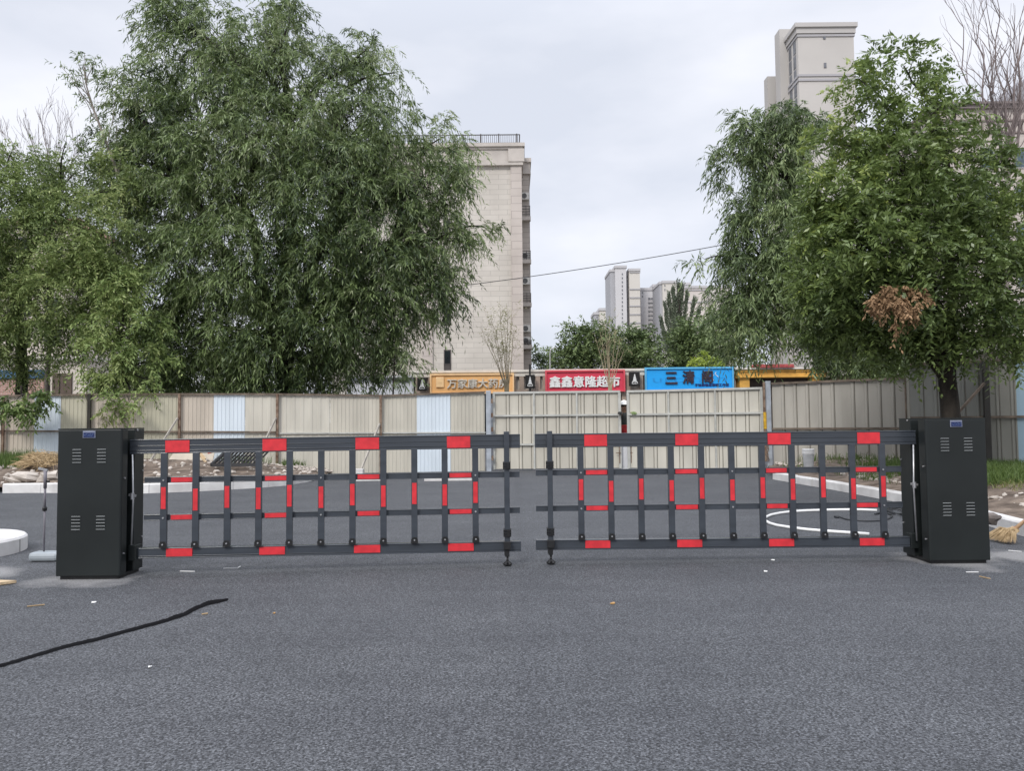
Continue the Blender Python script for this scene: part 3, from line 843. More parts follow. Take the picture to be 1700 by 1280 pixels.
for px, m_ in ((-300, RUST), (-150, RUST), (9, RUST), (151, pm('post_black', (.03, .028, .022), rough=.8, var=.3)), (300, RUST), (462, RUST), (633, RUST)):
    d = FENCE_D(px); p = P(px, 700, d); z1 = topz(px, piece(LT, px), d) - .01; mb = MB()
    mb.box((p.x, p.y - .09, (z1 - .05) / 2), (.06 if px != 151 else .085, .05, z1 + .05)); po = mb.build('post', m_, root)
    if px in (9, 300, 462, 633):
        zt_ = z1 - (.62 if px != 633 else .75); mb = MB(); zb_ = fence_base(px) + .05
        mb.bar((p.x - .02, p.y - .14, zt_), (p.x - .42, p.y - .75, zb_), .04, .04); mb.build('prop', pm('prop_grey', (.40, .37, .33), rough=.7, var=.2, scale=6), po)
        if px == 633:
            mb = MB(); mb.box((p.x - .44, p.y - .78, .075), (.24, .22, .15)); mb.build('footing', KERB, po, bevel=.01)

# gate post at the left of the two leaves
gp0 = P(812, 700, 20.7); root = thing('gate_post', 'blue grey steel post between the beige fence and the sheet gate', 'post', (gp0.x, gp0.y - .1, 0), 'posts of the sheet gate')
mb = MB(); z1 = topz(812, 649, 20.7); mb.box((gp0.x - .01, gp0.y - .1, z1 / 2), (.13, .12, z1)); mb.build('post', ZINC, root, bevel=.008)
mb = MB()
for k in range(5):
    mb.box((gp0.x + .085, gp0.y - .12, .35 + k * .38), (.05, .05, .12))
mb.build('hinge', RUST, root)

def leaf(label, pxa, da, pxb, db, ta, tb_, vbars, group):
    a = P(pxa, 700, da); b = P(pxb, 700, db); za, zb = topz(pxa, ta, da), topz(pxb, tb_, db)
    root = thing('sheet_gate_leaf', label, 'gate', ((a.x + b.x) / 2, (a.y + b.y) / 2, 0), group)
    t = Vector((b.x - a.x, b.y - a.y, 0)); L = t.length; t /= L; n = Vector((t.y, -t.x, 0))
    if n.y > 0: n = -n
    pt = lambda u, z, o=0.0: a * 1 + t * (u * L) + n * o + Vector((0, 0, z - a.z))
    mb = corrugated((a.x, a.y), (b.x, b.y), .05, za, .05, zb, .335, .016, .86, first=.10); mb.build('sheet', BEIGE[0] if pxa < 1000 else BEIGE[3], root)
    mb = MB()
    for u in np.arange(.10, L, .335):
        for e in (.248, .342):
            if u + e < L: p = pt((u + e) / L, 0, .003); mb.box((p.x, p.y, za / 2), (.014, .006, za - .1))
    mb.build('sheet_seam', SEAM, root)
    mb = MB(); mb.bar(pt(0, za, .035), pt(1, zb, .035), .05, .055); mb.build('top_bar', GFRAME, root)
    for z in (1.475, .70):
        mb = MB(); mb.bar(pt(0, z, .04), pt(1, z, .04), .05, .05); mb.build('cross_bar', GFRAME, root)
    for px, w_ in vbars:
        u = (px - pxa) / (pxb - pxa); z_ = lerp(za, zb, u) - .025
        p = pt(u, 0, .034); mb = MB(); mb.box((p.x, p.y, z_ / 2 + .02), (w_, .04, z_ - .04)); mb.build('upright', GFRAME, root)
    return root
GRP = 'sheet gate leaves closing the lane'
leaf('left beige sheet gate leaf, from the blue grey post to the worker', 819, 20.75, 1030, 20.75, 652.5, 650, [(820, .06), (886.5, .045), (957.5, .045), (1028.5, .07)], GRP)
lf = leaf('right beige sheet gate leaf, from the worker to the galvanised post with a chain', 1042, 20.7, 1267, 19.6, 650, 644.5, [(1043.5, .07), (1113, .045), (1190.5, .045), (1265, .06)], GRP)
# galvanised post at the right of the leaves, tape and chain on it
gp1 = P(1275, 700, 19.5); root = thing('gate_post', 'galvanised gate post with yellow tape and a rusty chain', 'post', (gp1.x, gp1.y - .05, 0), 'posts of the sheet gate')
z1 = topz(1275, 633, 19.5); mb = MB(); mb.box((gp1.x, gp1.y - .05, z1 / 2), (.115, .10, z1)); mb.build('post', ZINC, root, bevel=.008)
mb = MB(); mb.box((gp1.x - .105, gp1.y - .09, 1.28), (.07, .02, .42)); mb.build('yellow_tape', pm('tape_yellow', (.55, .33, .03), rough=.6, var=.25, scale=9), root)
mb = MB(); mb.box((gp1.x - .105, gp1.y - .07, 1.25), (.05, .03, 2.0)); mb.build('hinge_bar', RUST, root)
mb = MB(); prev = None
for k in range(12):
    c = Vector((gp1.x - .07 + .012 * math.sin(k * 1.3), gp1.y - .13, .98 - k * .062)); rot = k % 2
    ring = [c + Vector(((.022 if rot else .0) * math.cos(q), (0 if rot else .022) * math.cos(q), .038 * math.sin(q))) for q in np.linspace(0, 2 * math.pi, 9)]
    mb.tube(ring, .009, 5)
mb.build('chain', RUST, root)
# white board standing in the gap between the two leaves
gb = P(1036, 700, 20.85); mb = MB(); mb.box((gb.x, gb.y, .345), (.20, .03, .66))
tag(mb.build('gap_board', pm('board_white', (.62, .63, .66), rough=.6, var=.06)), 'narrow white board closing the foot of the gap between the two gate leaves', 'board')
for sx, lab in ((-1, 'left'), (1, 'right')):
    mb = MB(); x = gb.x + sx * .155; mb.tube([(x, gb.y - .17, .18), (x, gb.y - .17, .74)], .014, 8)
    mb.tube([(x - .10 * (1 if sx < 0 else .3), gb.y - .18, .45), (x + .10 * (1 if sx > 0 else .3), gb.y - .18, .45)], .012, 6)
    tag(mb.build('gate_bolt', RUST), 'rusty drop bolt on the %s gate leaf beside the gap board' % lab, 'bolt', 'drop bolts of the sheet gate')

# fence right of the gate: first stretch, then the one behind the trunk; colours darkened for tree shade
def ribbed_fence(label, nodes, mat, pitch, base=0.0, posts=(), mats=None, zm=1.07):
    root = thing('hoarding_fence', label, 'fence', (P(nodes[0][0], 700, nodes[0][1]).x, nodes[0][1], 0))
    for i, ((pa, da, ta), (pb, db, tb_)) in enumerate(zip(nodes, nodes[1:])):
        a, b = P(pa, 700, da), P(pb, 700, db); za, zb = topz(pa, ta, da), topz(pb, tb_, db)
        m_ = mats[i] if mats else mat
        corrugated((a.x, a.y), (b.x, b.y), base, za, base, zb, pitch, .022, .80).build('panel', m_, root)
        t = (b - a); t.z = 0; L = t.length; t /= L; n = Vector((t.y, -t.x, 0)); n = n if n.y < 0 else -n; mb = MB()
        k = 1
        while k * pitch < L:
            q = a + t * (k * pitch + .010) + n * .003; mb.box((q.x, q.y, (za + base) / 2), (.016, .006, za - base - .02)); k += 1
        mb.build('panel_seam', SEAM, root)
        mb = MB(); mb.bar(a + n * .05 + Vector((0, 0, za - a.z)), b + n * .05 + Vector((0, 0, zb - b.z)), .05, .05); mb.build('top_rail', RAIL, root)
        mb = MB(); mb.bar(a + n * .05 + Vector((0, 0, zm - a.z)), b + n * .05 + Vector((0, 0, zm - b.z)), .045, .045); mb.build('mid_rail', RAIL, root)
    for px, d, tp, mt, wd_ in posts:
        p = P(px, 700, d); z = topz(px, tp, d); mb = MB(); mb.box((p.x, p.y - .10, z / 2), (wd_, .06, z)); po = mb.build('post', mt, root)
        mb = MB(); mb.bar((p.x - (.02 if px < 1600 else .06), p.y - .15, z - .55 if px < 1600 else z - .45), (p.x + (.32 if px < 1600 else -1.25), p.y - .75 if px < 1600 else p.y - .2, .3 if px < 1600 else .75), .045, .045); mb.build('prop', RAIL, po)
    return root
ribbed_fence('tree shaded grey tan sheet fence right of the galvanised gate post', [(1283, 19.45, 637), (1398, 18.65, 632.5), (1507, 17.9, 628)], BEIGE[1], .29, 0.05, [(1504, 17.9, 627, RAIL, .09)], [sheetmat('sheet_shade_a', (.35, .33, .29)), sheetmat('sheet_shade_b', (.335, .315, .275))])  # base colours cut down to carry the tree shade
ribbed_fence('tall tree shaded grey sheet fence behind the thick dark trunk', [(1512, 16.2, 605.5), (1636, 15.6, 600), (1689, 15.35, 597), (1760, 15.0, 594), (1950, 14.2, 586)], GREY_S, .25, 0.1, [(1634, 15.6, 600, pm('post_dark', (.035, .032, .028), rough=.7), .11)],
             [sheetmat('sheet_dark_shade_a', (.20, .20, .18)), sheetmat('sheet_dark_shade_b', (.215, .21, .185)), BLUE2, GREY_S], zm=1.31)  # older grey sheets, darkened further for the shade of the crown
mb = MB(); a = P(1507, 700, 17.95); b = P(1512, 700, 16.25)
corrugated((a.x, a.y), (b.x, b.y), .1, 2.2, .1, 2.35, .25, .02).build('panel', GREY_S, bpy.data.objects['hoarding_fence.002'])

# white bucket standing on the right verge by the fence
c = P(1342.5, 776, 17.0); root = thing('bucket', 'pale grey plastic bucket with white lid on the verge by the fence', 'bucket', (c.x, c.y, c.z))
mb = MB(); mb.lathe([(.095, 0), (.105, .02), (.118, .26), (.122, .275), (.118, .285)], (c.x, c.y, c.z), 20); mb.build('pail', pm('pail_grey', (.40, .41, .42), rough=.55, var=.12, scale=6), root, smooth=False)
mb = MB(); mb.lathe([(.124, .287), (.128, .30), (.128, .325), (.126, .34), (.122, .352), (.128, .36), (.128, .395), (.118, .402)], (c.x, c.y, c.z), 20); mb.build('lid', pm('lid_white', (.62, .62, .62), rough=.5, var=.08), root)

# ------------------------------------------------------------------ the worker looking through the gap of the gate
def skinned(name, verts, edges, radii, mat, parent, root=0, sub=1):
    me = bpy.data.meshes.new(name); o = world_of(parent)
    me.from_pydata([tuple(Vector(v) - o) for v in verts], edges, []); me.update()
    ob = bpy.data.objects.new(name, me); COL.objects.link(ob); ob.parent = parent
    md = ob.modifiers.new('skin', 'SKIN'); md.use_smooth_shade = True
    for i, r_ in enumerate(radii):
        sv = me.skin_vertices[0].data[i]; sv.radius = r_ if isinstance(r_, tuple) else (r_, r_); sv.use_root = (i == root)
    s2 = ob.modifiers.new('sub', 'SUBSURF'); s2.levels = sub; s2.render_levels = sub
    me.materials.append(mat); ob['_world'] = 1
    return ob
wx, wy = P(1036, 700, 21.15).x, 21.18
root = thing('person', 'worker in white hard hat and dark jacket looking through the gap of the sheet gate', 'person', (wx, wy, 0))
SKIN = pm('skin', (.26, .155, .105), rough=.6, var=.08, scale=9)
JACK = pm('jacket_dark', (.045, .05, .05), rough=.85, var=.25, scale=12)
SHIRT = pm('shirt_red', (.42, .035, .04), rough=.85, var=.2, scale=12)
TROU = pm('trousers_dark', (.03, .032, .045), rough=.85, var=.25, scale=12)
V = lambda x, y, z: (wx + x, wy + y, z)
gy = 20.62 - wy                                  # the gate's front, seen from the body
vs = [V(0, 0, .98), V(0, -.01, 1.18), V(0, -.02, 1.36), V(0, -.03, 1.50), V(0, -.05, 1.57), V(0, -.07, 1.64), V(0, -.075, 1.74),
      V(-.17, -.02, 1.45), V(-.15, -.24, 1.36), V(-.125, gy + .09, 1.50), V(-.15, gy - .02, 1.515),
      V(.17, -.02, 1.45), V(.15, -.24, 1.36), V(.125, gy + .09, 1.50), V(.15, gy - .02, 1.515),
      V(-.095, 0, .90), V(-.10, .01, .50), V(-.10, .03, .08), V(-.10, -.12, .04),
      V(.095, 0, .90), V(.10, .01, .50), V(.10, .03, .08), V(.10, -.12, .04)]
eg = [(0, 1), (1, 2), (2, 3), (3, 4), (4, 5), (5, 6), (3, 7), (7, 8), (8, 9), (9, 10), (3, 11), (11, 12), (12, 13), (13, 14), (0, 15), (15, 16), (16, 17), (17, 18), (0, 19), (19, 20), (20, 21), (21, 22)]
rd = [(.15, .11), (.15, .11), (.16, .11), (.10, .085), .052, (.078, .092), (.074, .09), .062, .05, .036, .03, .062, .05, .036, .03, .088, .06, .045, .04, .088, .06, .045, .04]
skinned('body', vs, eg, rd, SKIN, root, 0, 2)
skinned('jacket', [V(0, 0, 1.16), V(0, -.01, 1.26), V(0, -.02, 1.42), V(0, -.045, 1.59), V(-.17, -.02, 1.45), V(-.15, -.24, 1.36), V(-.127, gy + .12, 1.49), V(.17, -.02, 1.45), V(.15, -.24, 1.36), V(.127, gy + .12, 1.49)],
        [(0, 1), (1, 2), (2, 3), (3, 4), (4, 5), (5, 6), (3, 7), (7, 8), (8, 9)], [(.168, .125), (.17, .126), (.19, .137), (.098, .098), .077, .064, .05, .077, .064, .05], JACK, root, 0, 2)
skinned('shirt', [V(0, 0, .90), V(0, -.005, 1.06), V(0, -.01, 1.32)], [(0, 1), (1, 2)], [(.17, .128), (.172, .13), (.16, .12)], SHIRT, root, 0, 2)
skinned('trousers', [V(0, 0, .96), V(-.095, 0, .88), V(-.10, .01, .50), V(-.10, .03, .10), V(.095, 0, .88), V(.10, .01, .50), V(.10, .03, .10)], [(0, 1), (1, 2), (2, 3), (0, 4), (4, 5), (5, 6)],
        [(.158, .118), .10, .076, .062, .10, .076, .062], TROU, root, 0, 2)
for sx in (-1, 1):      # shoes
    skinned('shoe', [V(sx * .10, .06, .05), V(sx * .10, -.04, .05), V(sx * .10, -.16, .035)], [(0, 1), (1, 2)], [.05, .052, .038], BLACK, root, 0, 2)
# gloved hands, four fingers closed over the cross bar and a thumb below it
for sx, mt in ((-1, pm('glove_black', (.03, .032, .03), rough=.8)), (1, pm('glove_green', (.20, .27, .11), rough=.85, var=.3, scale=25))):
    vs = [V(sx * .13, gy + .08, 1.505), V(sx * .16, gy - .005, 1.525), V(sx * .19, gy - .03, 1.53)]; eg = [(0, 1), (1, 2)]; rd = [.034, (.045, .03), (.047, .026)]
    for k in range(4):
        bx_ = sx * (.165 + k * .024); i0 = len(vs); ln = (.9, 1.0, .95, .78)[k]
        vs += [V(bx_, gy - .045, 1.525), V(bx_ + sx * .004, gy - .075, 1.522), V(bx_ + sx * .005, gy - .085 , 1.522 - .035 * ln), V(bx_ + sx * .004, gy - .07, 1.522 - .06 * ln)]
        eg += [(2 if k > 1 else 1, i0), (i0, i0 + 1), (i0 + 1, i0 + 2), (i0 + 2, i0 + 3)]; rd += [.012, .0115, .0105, .009]
    i0 = len(vs); vs += [V(sx * .135, gy - .045, 1.505), V(sx * .142, gy - .075, 1.48), V(sx * .16, gy - .08, 1.462)]; eg += [(0, i0), (i0, i0 + 1), (i0 + 1, i0 + 2)]; rd += [.014, .012, .010]
    skinned('glove', vs, eg, rd, mt, root, 0, 1)
# face details, hair and hard hat
mb = MB(); hx, hy, hz = wx, wy - .075, 1.70
mb.blob((hx, hy - .092, hz - .005), .014, .02, .022, 1, 8, 6, .0)
for sx in (-1, 1): mb.blob((hx + sx * .082, hy + .01, hz), .012, .022, .032, 2, 8, 6, 0)
mb.build('face_relief', SKIN, root, smooth=True)
mb = MB()
for sx in (-1, 1): mb.blob((hx + sx * .032, hy - .082, hz + .018), .012, .008, .007, 1, 8, 6, 0)
mb.build('eyes', BLACK, root, smooth=True)
mb = MB(); mb.box((hx, hy - .085, hz - .045), (.042, .01, .008)); mb.build('mouth', pm('lips', (.24, .10, .085), rough=.6), root)
mb = MB(); mb.blob((hx, hy + .015, hz + .03), .083, .092, .075, 3, 12, 8, .05); mb.build('hair', BLACK, root, smooth=True)
mb = MB(); mb.lathe([(.118, .0), (.119, .012), (.116, .02), (.110, .05), (.095, .085), (.068, .112), (.03, .127), (.004, .130)], (hx, hy, hz + .045), 24)
mb.v = [(x, y if z > hz + .066 else (hy + (y - hy) * (1.28 if y < hy else 1.05)), z) for x, y, z in mb.v]
hat = mb.build('hard_hat', pm('hat_white', (.78, .78, .76), rough=.35, var=.04), root, smooth=True)
mb = MB(); mb.bar((hx, hy - .10, hz + .125), (hx, hy + .10, hz + .125), .02, .02)
mb.tube([(hx, hy + .075 * math.cos(q), hz + .06 + .118 * math.sin(q)) for q in np.linspace(.5, math.pi - .5, 9)], .010, 6); mb.build('hat_ridge', MATS['hat_white'], hat)

# ------------------------------------------------------------------ shop row with its signboards
SHOPW = pm('shop_render', (.50, .46, .41), rough=.8, var=.1, scale=1.5)
SHOPC = pm('shop_cornice', (.62, .58, .52), rough=.8, var=.08, scale=2)
TAN = pm('shop_tan', (.34, .27, .22), rough=.8, var=.12, scale=3)
DARKG = pm('dark_glass', (.02, .024, .028), rough=.12, spec=.6, var=.3, scale=1)
SY = 40.0
X = lambda px, d=SY: P(px, 640, d).x
Z = lambda py, px=950, d=SY: P(px, py, d).z
x0, x1 = X(688), X(1224); zt_ = Z(613.5, 960)
root = thing('shop_row', 'single storey shop row with pale cornice behind the gate, under the signboards', 'shop building', ((x0 + x1) / 2, SY + .3, 0))
mb = MB(); mb.bx(x0, x1, SY + .25, SY + 7, 0, zt_ - .32); mb.build('wall', SHOPW, root)
mb = MB(); mb.bx(x0 - .1, x1 + .1, SY + .02, SY + 7.1, zt_ - .32, zt_); mb.bx(x0 - .15, x1 + .15, SY - .06, SY + .02, zt_ - .10, zt_ + .02); mb.build('cornice', SHOPC, root)
mb = MB(); mb.bx(x0, x1, SY + .05, SY + .24, 2.75, 3.0); mb.build('fascia_beam', TAN, root)
for px in (694, 715, 853, 866, 893, 905, 1036, 1043, 1066, 1072, 1216):
    mb = MB(); mb.bx(X(px) - .12, X(px) + .12, SY + .03, SY + .245, 0, zt_ - .34); mb.build('column', TAN, root)
for a, b in ((720, 848), (910, 1030), (1078, 1210)):
    mb = MB(); mb.bx(X(a), X(b), SY + .20, SY + .246, .15, 2.7); wn = mb.build('shop_window', DARKG, root)
    mb = MB()
    for k in range(5):
        xx = lerp(X(a), X(b), k / 4); mb.bx(xx - .03, xx + .03, SY + .17, SY + .199, .15, 2.7)
    mb.build('frame', ZINC, wn)

def signboard(label, pa, pb, t, b, px_d, mat, fmat):
    xa, xb, za, zb = X(pa), X(pb), Z(b, (pa + pb) / 2), Z(t, (pa + pb) / 2)
    root = thing('shop_sign', label, 'shop sign', ((xa + xb) / 2, SY - .12, za), 'signboards of the shop row')
    mb = MB(); mb.bx(xa + .07, xb - .07, SY - .16, SY - .01, za + .07, zb - .07); mb.build('panel', mat, root)
    mb = MB()
    mb.bx(xa, xb, SY - .24, SY - .02, zb - .09, zb); mb.bx(xa, xb, SY - .24, SY - .02, za, za + .07)
    mb.bx(xa, xa + .08, SY - .24, SY - .02, za + .07, zb - .09); mb.bx(xb - .08, xb, SY - .24, SY - .02, za + .07, zb - .09)
    mb.build('frame', fmat, root)
    return root
zs = lambda py, px: Z(py, px)
OR = pm('sign_orange', (.80, .46, .19), rough=.5, var=.04, scale=1); ORF = pm('sign_orange_edge', (.82, .54, .28), rough=.5, var=.05)
root = signboard('orange shop sign with grey raised characters, leftmost of the three', 714.5, 853.5, 620.5, 654, SY, OR, ORF)
text_mesh('lettering', '万家康大药房', pm('letter_grey', (.60, .55, .47), rough=.5, var=.1), root, X(743), X(843), zs(644.8, 795), zs(629, 795), SY - .162, .10, fat=.02)
mb = MB(); mb.bx(X(724.5), X(737.5), SY - .24, SY - .162, zs(643.5, 731), zs(626.5, 731)); em = mb.build('emblem', pm('emblem_orange', (.86, .58, .30), rough=.45, var=.04), root, bevel=.02)
mb = MB(); mb.bx(X(727.5), X(734.5), SY - .25, SY - .241, zs(635.6, 731), zs(634.9, 731)); mb.build('emblem_line', ORF, em)
RD = pm('sign_red', (.56, .045, .082), rough=.45, var=.05, scale=1); RDF = pm('sign_red_edge', (.60, .075, .10), rough=.45, var=.05)
root = signboard('red shop sign with white raised characters, middle of the three', 905, 1037, 614.8, 651, SY, RD, RDF)
text_mesh('lettering', '鑫鑫意隆超市', WHITE, root, X(912), X(1028), zs(643, 970), zs(625, 970), SY - .162, .09, fat=.03)
BL = pm('sign_blue', (.012, .33, .78), rough=.45, var=.05, scale=1.2); BLF = pm('sign_blue_edge', (.10, .40, .66), rough=.45, var=.08, scale=3)
root = signboard('bright blue shop sign with dark characters, rightmost of the three', 1070, 1216.5, 610, 649, SY, BL, BLF)
DK = pm('letter_dark', (.035, .022, .035), rough=.5, var=.5, scale=9)
for ch, a, b, t, bt in (('三', 1104, 1123, 618, 637), ('清', 1132.5, 1151.5, 616, 637), ('阁', 1164.5, 1181.5, 616, 636)):
    text_mesh('lettering', ch, DK, root, X(a), X(b), zs(bt, 1143), zs(t, 1143), SY - .162, .08, fat=.03)
text_mesh('small_lettering', '子法濟德易容婚工作室', pm('letter_navy', (.012, .03, .15), rough=.5), root, X(1152.3), X(1208.5), zs(641.8, 1180), zs(637, 1180), SY - .162, .03, fat=.04)
text_mesh('old_lettering', 'urc hon', pm('letter_ghost', (.012, .25, .62), rough=.5), root, X(1083), X(1205), zs(635.5, 1143), zs(623.5, 1143), SY - .1605, .004)
mb = MB(); pts = [(1188, 618), (1186, 621), (1189, 624), (1191, 626)]
mb.tube([(X(px), SY - .17, zs(py, 1188)) for px, py in pts], .02, 5); mb.tube([(X(px), SY - .17, zs(py, 1188)) for px, py in ((1184, 622), (1181, 627), (1184, 632))], .012, 5)
mb.build('flourish', WHITE, root)

# black lantern boxes with a white pagoda emblem
def lantern(label, pa, pb, t, b, d, pole):
    xa, xb = P(pa, 640, d).x, P(pb, 640, d).x; za, zb = P((pa + pb) / 2, b, d).z, P((pa + pb) / 2, t, d).z; xm = (xa + xb) / 2; w_ = (xb - xa) / 2; h = zb - za
    root = thing('lantern_sign', label, 'box sign', (xm, d, 0 if pole else za), 'black box signs with a pagoda emblem')
    mb = MB(); mb.bx(xa, xb, d - .12, d + .12, za, zb); mb.build('box', pm('lantern_black', (.012, .011, .011), rough=.4, var=.2), root, bevel=.015)
    f = lambda u, v: (xm + u * w_, za + v * h)
    mb = MB()
    for poly in ([(-.12, .80), (0, .87), (.12, .80), (.10, .74), (-.10, .74)], [(-.22, .62), (.22, .62), (.13, .72), (-.13, .72)], [(-.32, .48), (.32, .48), (.19, .60), (-.19, .60)],
                 [(-.42, .34), (.42, .34), (.25, .46), (-.25, .46)], [(-.56, .16), (-.06, .14), (-.06, .30), (-.50, .32)], [(.04, .14), (.58, .17), (.50, .32), (.04, .30)]):
        mb.prism([f(*q) for q in poly], d - .135, d - .1205)
    mb.build('emblem', WHITE, root)
    mb = MB()
    for u, v in ((-.34, .23), (-.2, .23), (.18, .23), (.36, .23)):
        x, z = f(u, v); mb.bx(x - .025, x + .025, d - .139, d - .1355, z - .03, z + .03)
    mb.build('emblem_mark', MATS['lantern_black'], root)
    if pole:
        mb = MB(); mb.tube([(xm, d, 0), (xm, d, zb + .55)], .05, 8); mb.build('pole', BLACK, root)
    else:
        mb = MB(); mb.bx(xm - .04, xm + .04, d + .12, SY + .1, za + h * .4, za + h * .6); mb.build('bracket', BLACK, root)
lantern('black box sign with white pagoda left of the orange sign', 693, 709.5, 627.5, 649, SY - .3, False)
lantern('black box sign with white pagoda on a pole between the orange and red signs', 872, 888, 622.5, 645, SY - .4, True)
lantern('black box sign with white pagoda between the red and blue signs', 1044.5, 1062, 618, 641, SY - .3, False)

# ochre shop portal with red tiles, right of the blue sign
OC = pm('portal_ochre', (.60, .33, .07), rough=.65, var=.15, scale=4)
root = thing('shop_portal', 'ochre framed shop portal with red roof tiles right of the blue sign', 'shop building', (X(1275), SY, 0))
mb = MB(); mb.bx(X(1226), X(1242), SY - .25, SY + .5, 0, Z(616, 1240)); mb.bx(X(1345), X(1362), SY - .25, SY + .5, 0, Z(616, 1240)); mb.build('pillar', OC, root)
mb = MB(); mb.bx(X(1222), X(1366), SY - .35, SY + .5, Z(628, 1240), Z(614.5, 1240)); mb.bx(X(1222), X(1366), SY - .42, SY - .35, Z(618, 1240), Z(615.5, 1240)); mb.bx(X(1222), X(1366), SY - .42, SY - .35, Z(627.5, 1240), Z(625, 1240)); mb.build('lintel', OC, root)
mb = MB(); mb.bx(X(1219), X(1370), SY - .5, SY + 4, Z(614.4, 1240), Z(611.5, 1240)); mb.build('cornice', SHOPC, root)
mb = MB(); mb.bx(X(1252), X(1312), SY - .6, SY + .4, Z(611.4, 1280), Z(606, 1280))
for k in range(18):
    xx = lerp(X(1252), X(1312), (k + .5) / 18); mb.tube([(xx, SY - .66, Z(610.5, 1280)), (xx, SY + .3, Z(606, 1280))], .055, 6)
mb.build('roof_tiles', pm('tile_red', (.34, .07, .07), rough=.6, var=.2, scale=8), root)
mb = MB(); mb.bx(X(1242), X(1345), SY + .3, SY + 4, 0, Z(628, 1240)); mb.build('shade_block', pm('recess_shade', (.06, .05, .045), rough=.8), root)  # solid dark block paints the shade inside the portal opening
# low red brick houses further right, seen under the leaves
root = thing('shop_house', 'low brownish house glimpsed under the leaves above the right fence', 'house', (X(1440), 37.6, 0))
mb = MB(); mb.bx(X(1375), X(1520), 37.5, 42, 0, Z(622, 1440, 37.5)); mb.build('wall', tile_mat('brick_brown', (.20, .11, .075), (.25, .22, .2), .24, .08, mortar=.01), root)
mb = MB(); mb.bx(X(1370), X(1525), 37.2, 42.2, Z(622, 1440, 37.5), Z(612, 1440, 37.5)); mb.build('roof', SHOPC, root)
for px in (1400, 1440, 1480):
    mb = MB(); mb.bx(X(px) - .4, X(px) + .4, 37.44, 37.499, 1.2, 2.9); mb.build('window', DARKG, root)

# low white annex left of the shop row
root = thing('annex', 'low white annex with a dark grille left of the black box sign', 'shed', (X(660), SY, 0))
mb = MB(); mb.bx(X(575), X(686), SY + .1, SY + 5, 0, Z(627, 660)); mb.build('wall', pm('annex_white', (.56, .57, .60), rough=.8, var=.06), root)
mb = MB(); mb.bx(X(572), X(684), SY - .15, SY + 5.2, Z(627, 660), Z(623.5, 660)); mb.build('roof', pm('annex_roof', (.42, .42, .42), rough=.7), root)
mb = MB(); mb.bx(X(655), X(677), SY + .04, SY + .099, Z(634.5, 660), Z(629.5, 660)); mb.build('grille', pm('grille', (.04, .04, .045), rough=.6), root)

# cream shop with a blue sign, glimpsed under the left trees
root = thing('shop_house', 'cream shop with dull blue sign glimpsed under the left trees', 'shop building', (P(40, 640, 37).x, 37, 0))
Xl = lambda px: P(px, 640, 37).x; Zl = lambda py: P(60, py, 37).z
mb = MB(); mb.bx(Xl(-160), Xl(140), 37.2, 43, 0, Zl(598)); mb.build('wall', pm('cream', (.58, .52, .46), rough=.8, var=.08), root)
mb = MB(); mb.bx(Xl(-164), Xl(144), 37.0, 43.2, Zl(598), Zl(592)); mb.build('cornice', SHOPC, root)
mb = MB(); mb.bx(Xl(-120), Xl(70), 36.9, 37.19, Zl(628), Zl(614)); mb.build('sign_board', pm('sign_dull_blue', (.05, .12, .22), rough=.6, var=.3, scale=2), root)
mb = MB(); mb.bx(Xl(-120), Xl(72), 37.0, 37.19, 0, Zl(629.5)); mb.build('brick_base', tile_mat('brick_pink', (.36, .19, .15), (.42, .36, .32), .24, .08, mortar=.01), root)
for a, b in ((84, 96), (98, 116)):
    mb = MB(); mb.bx(Xl(a), Xl(b), 37.12, 37.199, .3, Zl(620)); mb.build('doorway', pm('doorway_brown', (.09, .065, .05), rough=.7), root)

# ------------------------------------------------------------------ apartment building with tiled gable wall
D = 55.0
Xb = lambda px, d=D: P(px, 440, d).x - (P(px, 440, d).z - 12.5) * 0    # columns read at mid height
Zb = lambda py, px=800, d=D: P(px, py, d).z
TILE = tile_mat('wall_tile', (.51, .475, .43), (.35, .325, .295), 1.25, .37, mortar=.013, var=.05)
TRIM = pm('trim_stone', (.46, .42, .385), rough=.7, var=.08, scale=1.4)
root = thing('apartment_building', 'beige tiled apartment building with roof railing rising behind the orange sign', 'apartment building', (Xb(800), D, 0))
xr = Xb(867.5); xl = Xb(700); zr = Zb(240)
mb = MB(); mb.bx(xl, xr - .80, D, D + 11, 0, zr - 1.6); mb.build('wall', TILE, root)
mb = MB(); mb.bx(Xb(545), xl - .02, D + 1.2, D + 11, 0, zr - 1.7); mb.build('rear_wall', TILE, root)
for a, b in ((xr - .80, xr), (xl, xl + .78)):
    mb = MB(); mb.bx(a + .0, b, D - .16, D + (11 if a > 0 else -.004), 0, zr - 1.6); mb.build('pilaster', tile_mat('pilaster_tile' + ('' if a > 0 else '_left'), (.47, .42, .385), (.32, .28, .26), 2.0, .55, mortar=.02, var=.04), root)
mb = MB(); mb.bx(Xb(540), xr + .12, D - .30, D + 11.2, zr - 1.6, zr - 1.36); mb.bx(Xb(540), xr, D - .18, D + 11, zr - 1.36, zr - .42)
mb.bx(Xb(540), xr + .10, D - .28, D + 11.1, zr - .42, zr - .26); mb.bx(Xb(540), xr + .24, D - .42, D + 11.3, zr - .26, zr)
mb.bx(xr - .95, xr + .2, D - .36, D - .3, zr - 1.36, zr - .42); mb.build('cornice', TRIM, root)
RAILM = pm('railing_dark', (.06, .055, .055), rough=.6)
mb = MB(); zz0, zz1 = zr, zr + .72; ry = D - .1
mb.bx(Xb(560), xr - .12, ry - .025, ry + .025, zz1 - .06, zz1); mb.bx(Xb(560), xr - .12, ry - .02, ry + .02, zz0 + .08, zz0 + .12)
k = Xb(560)
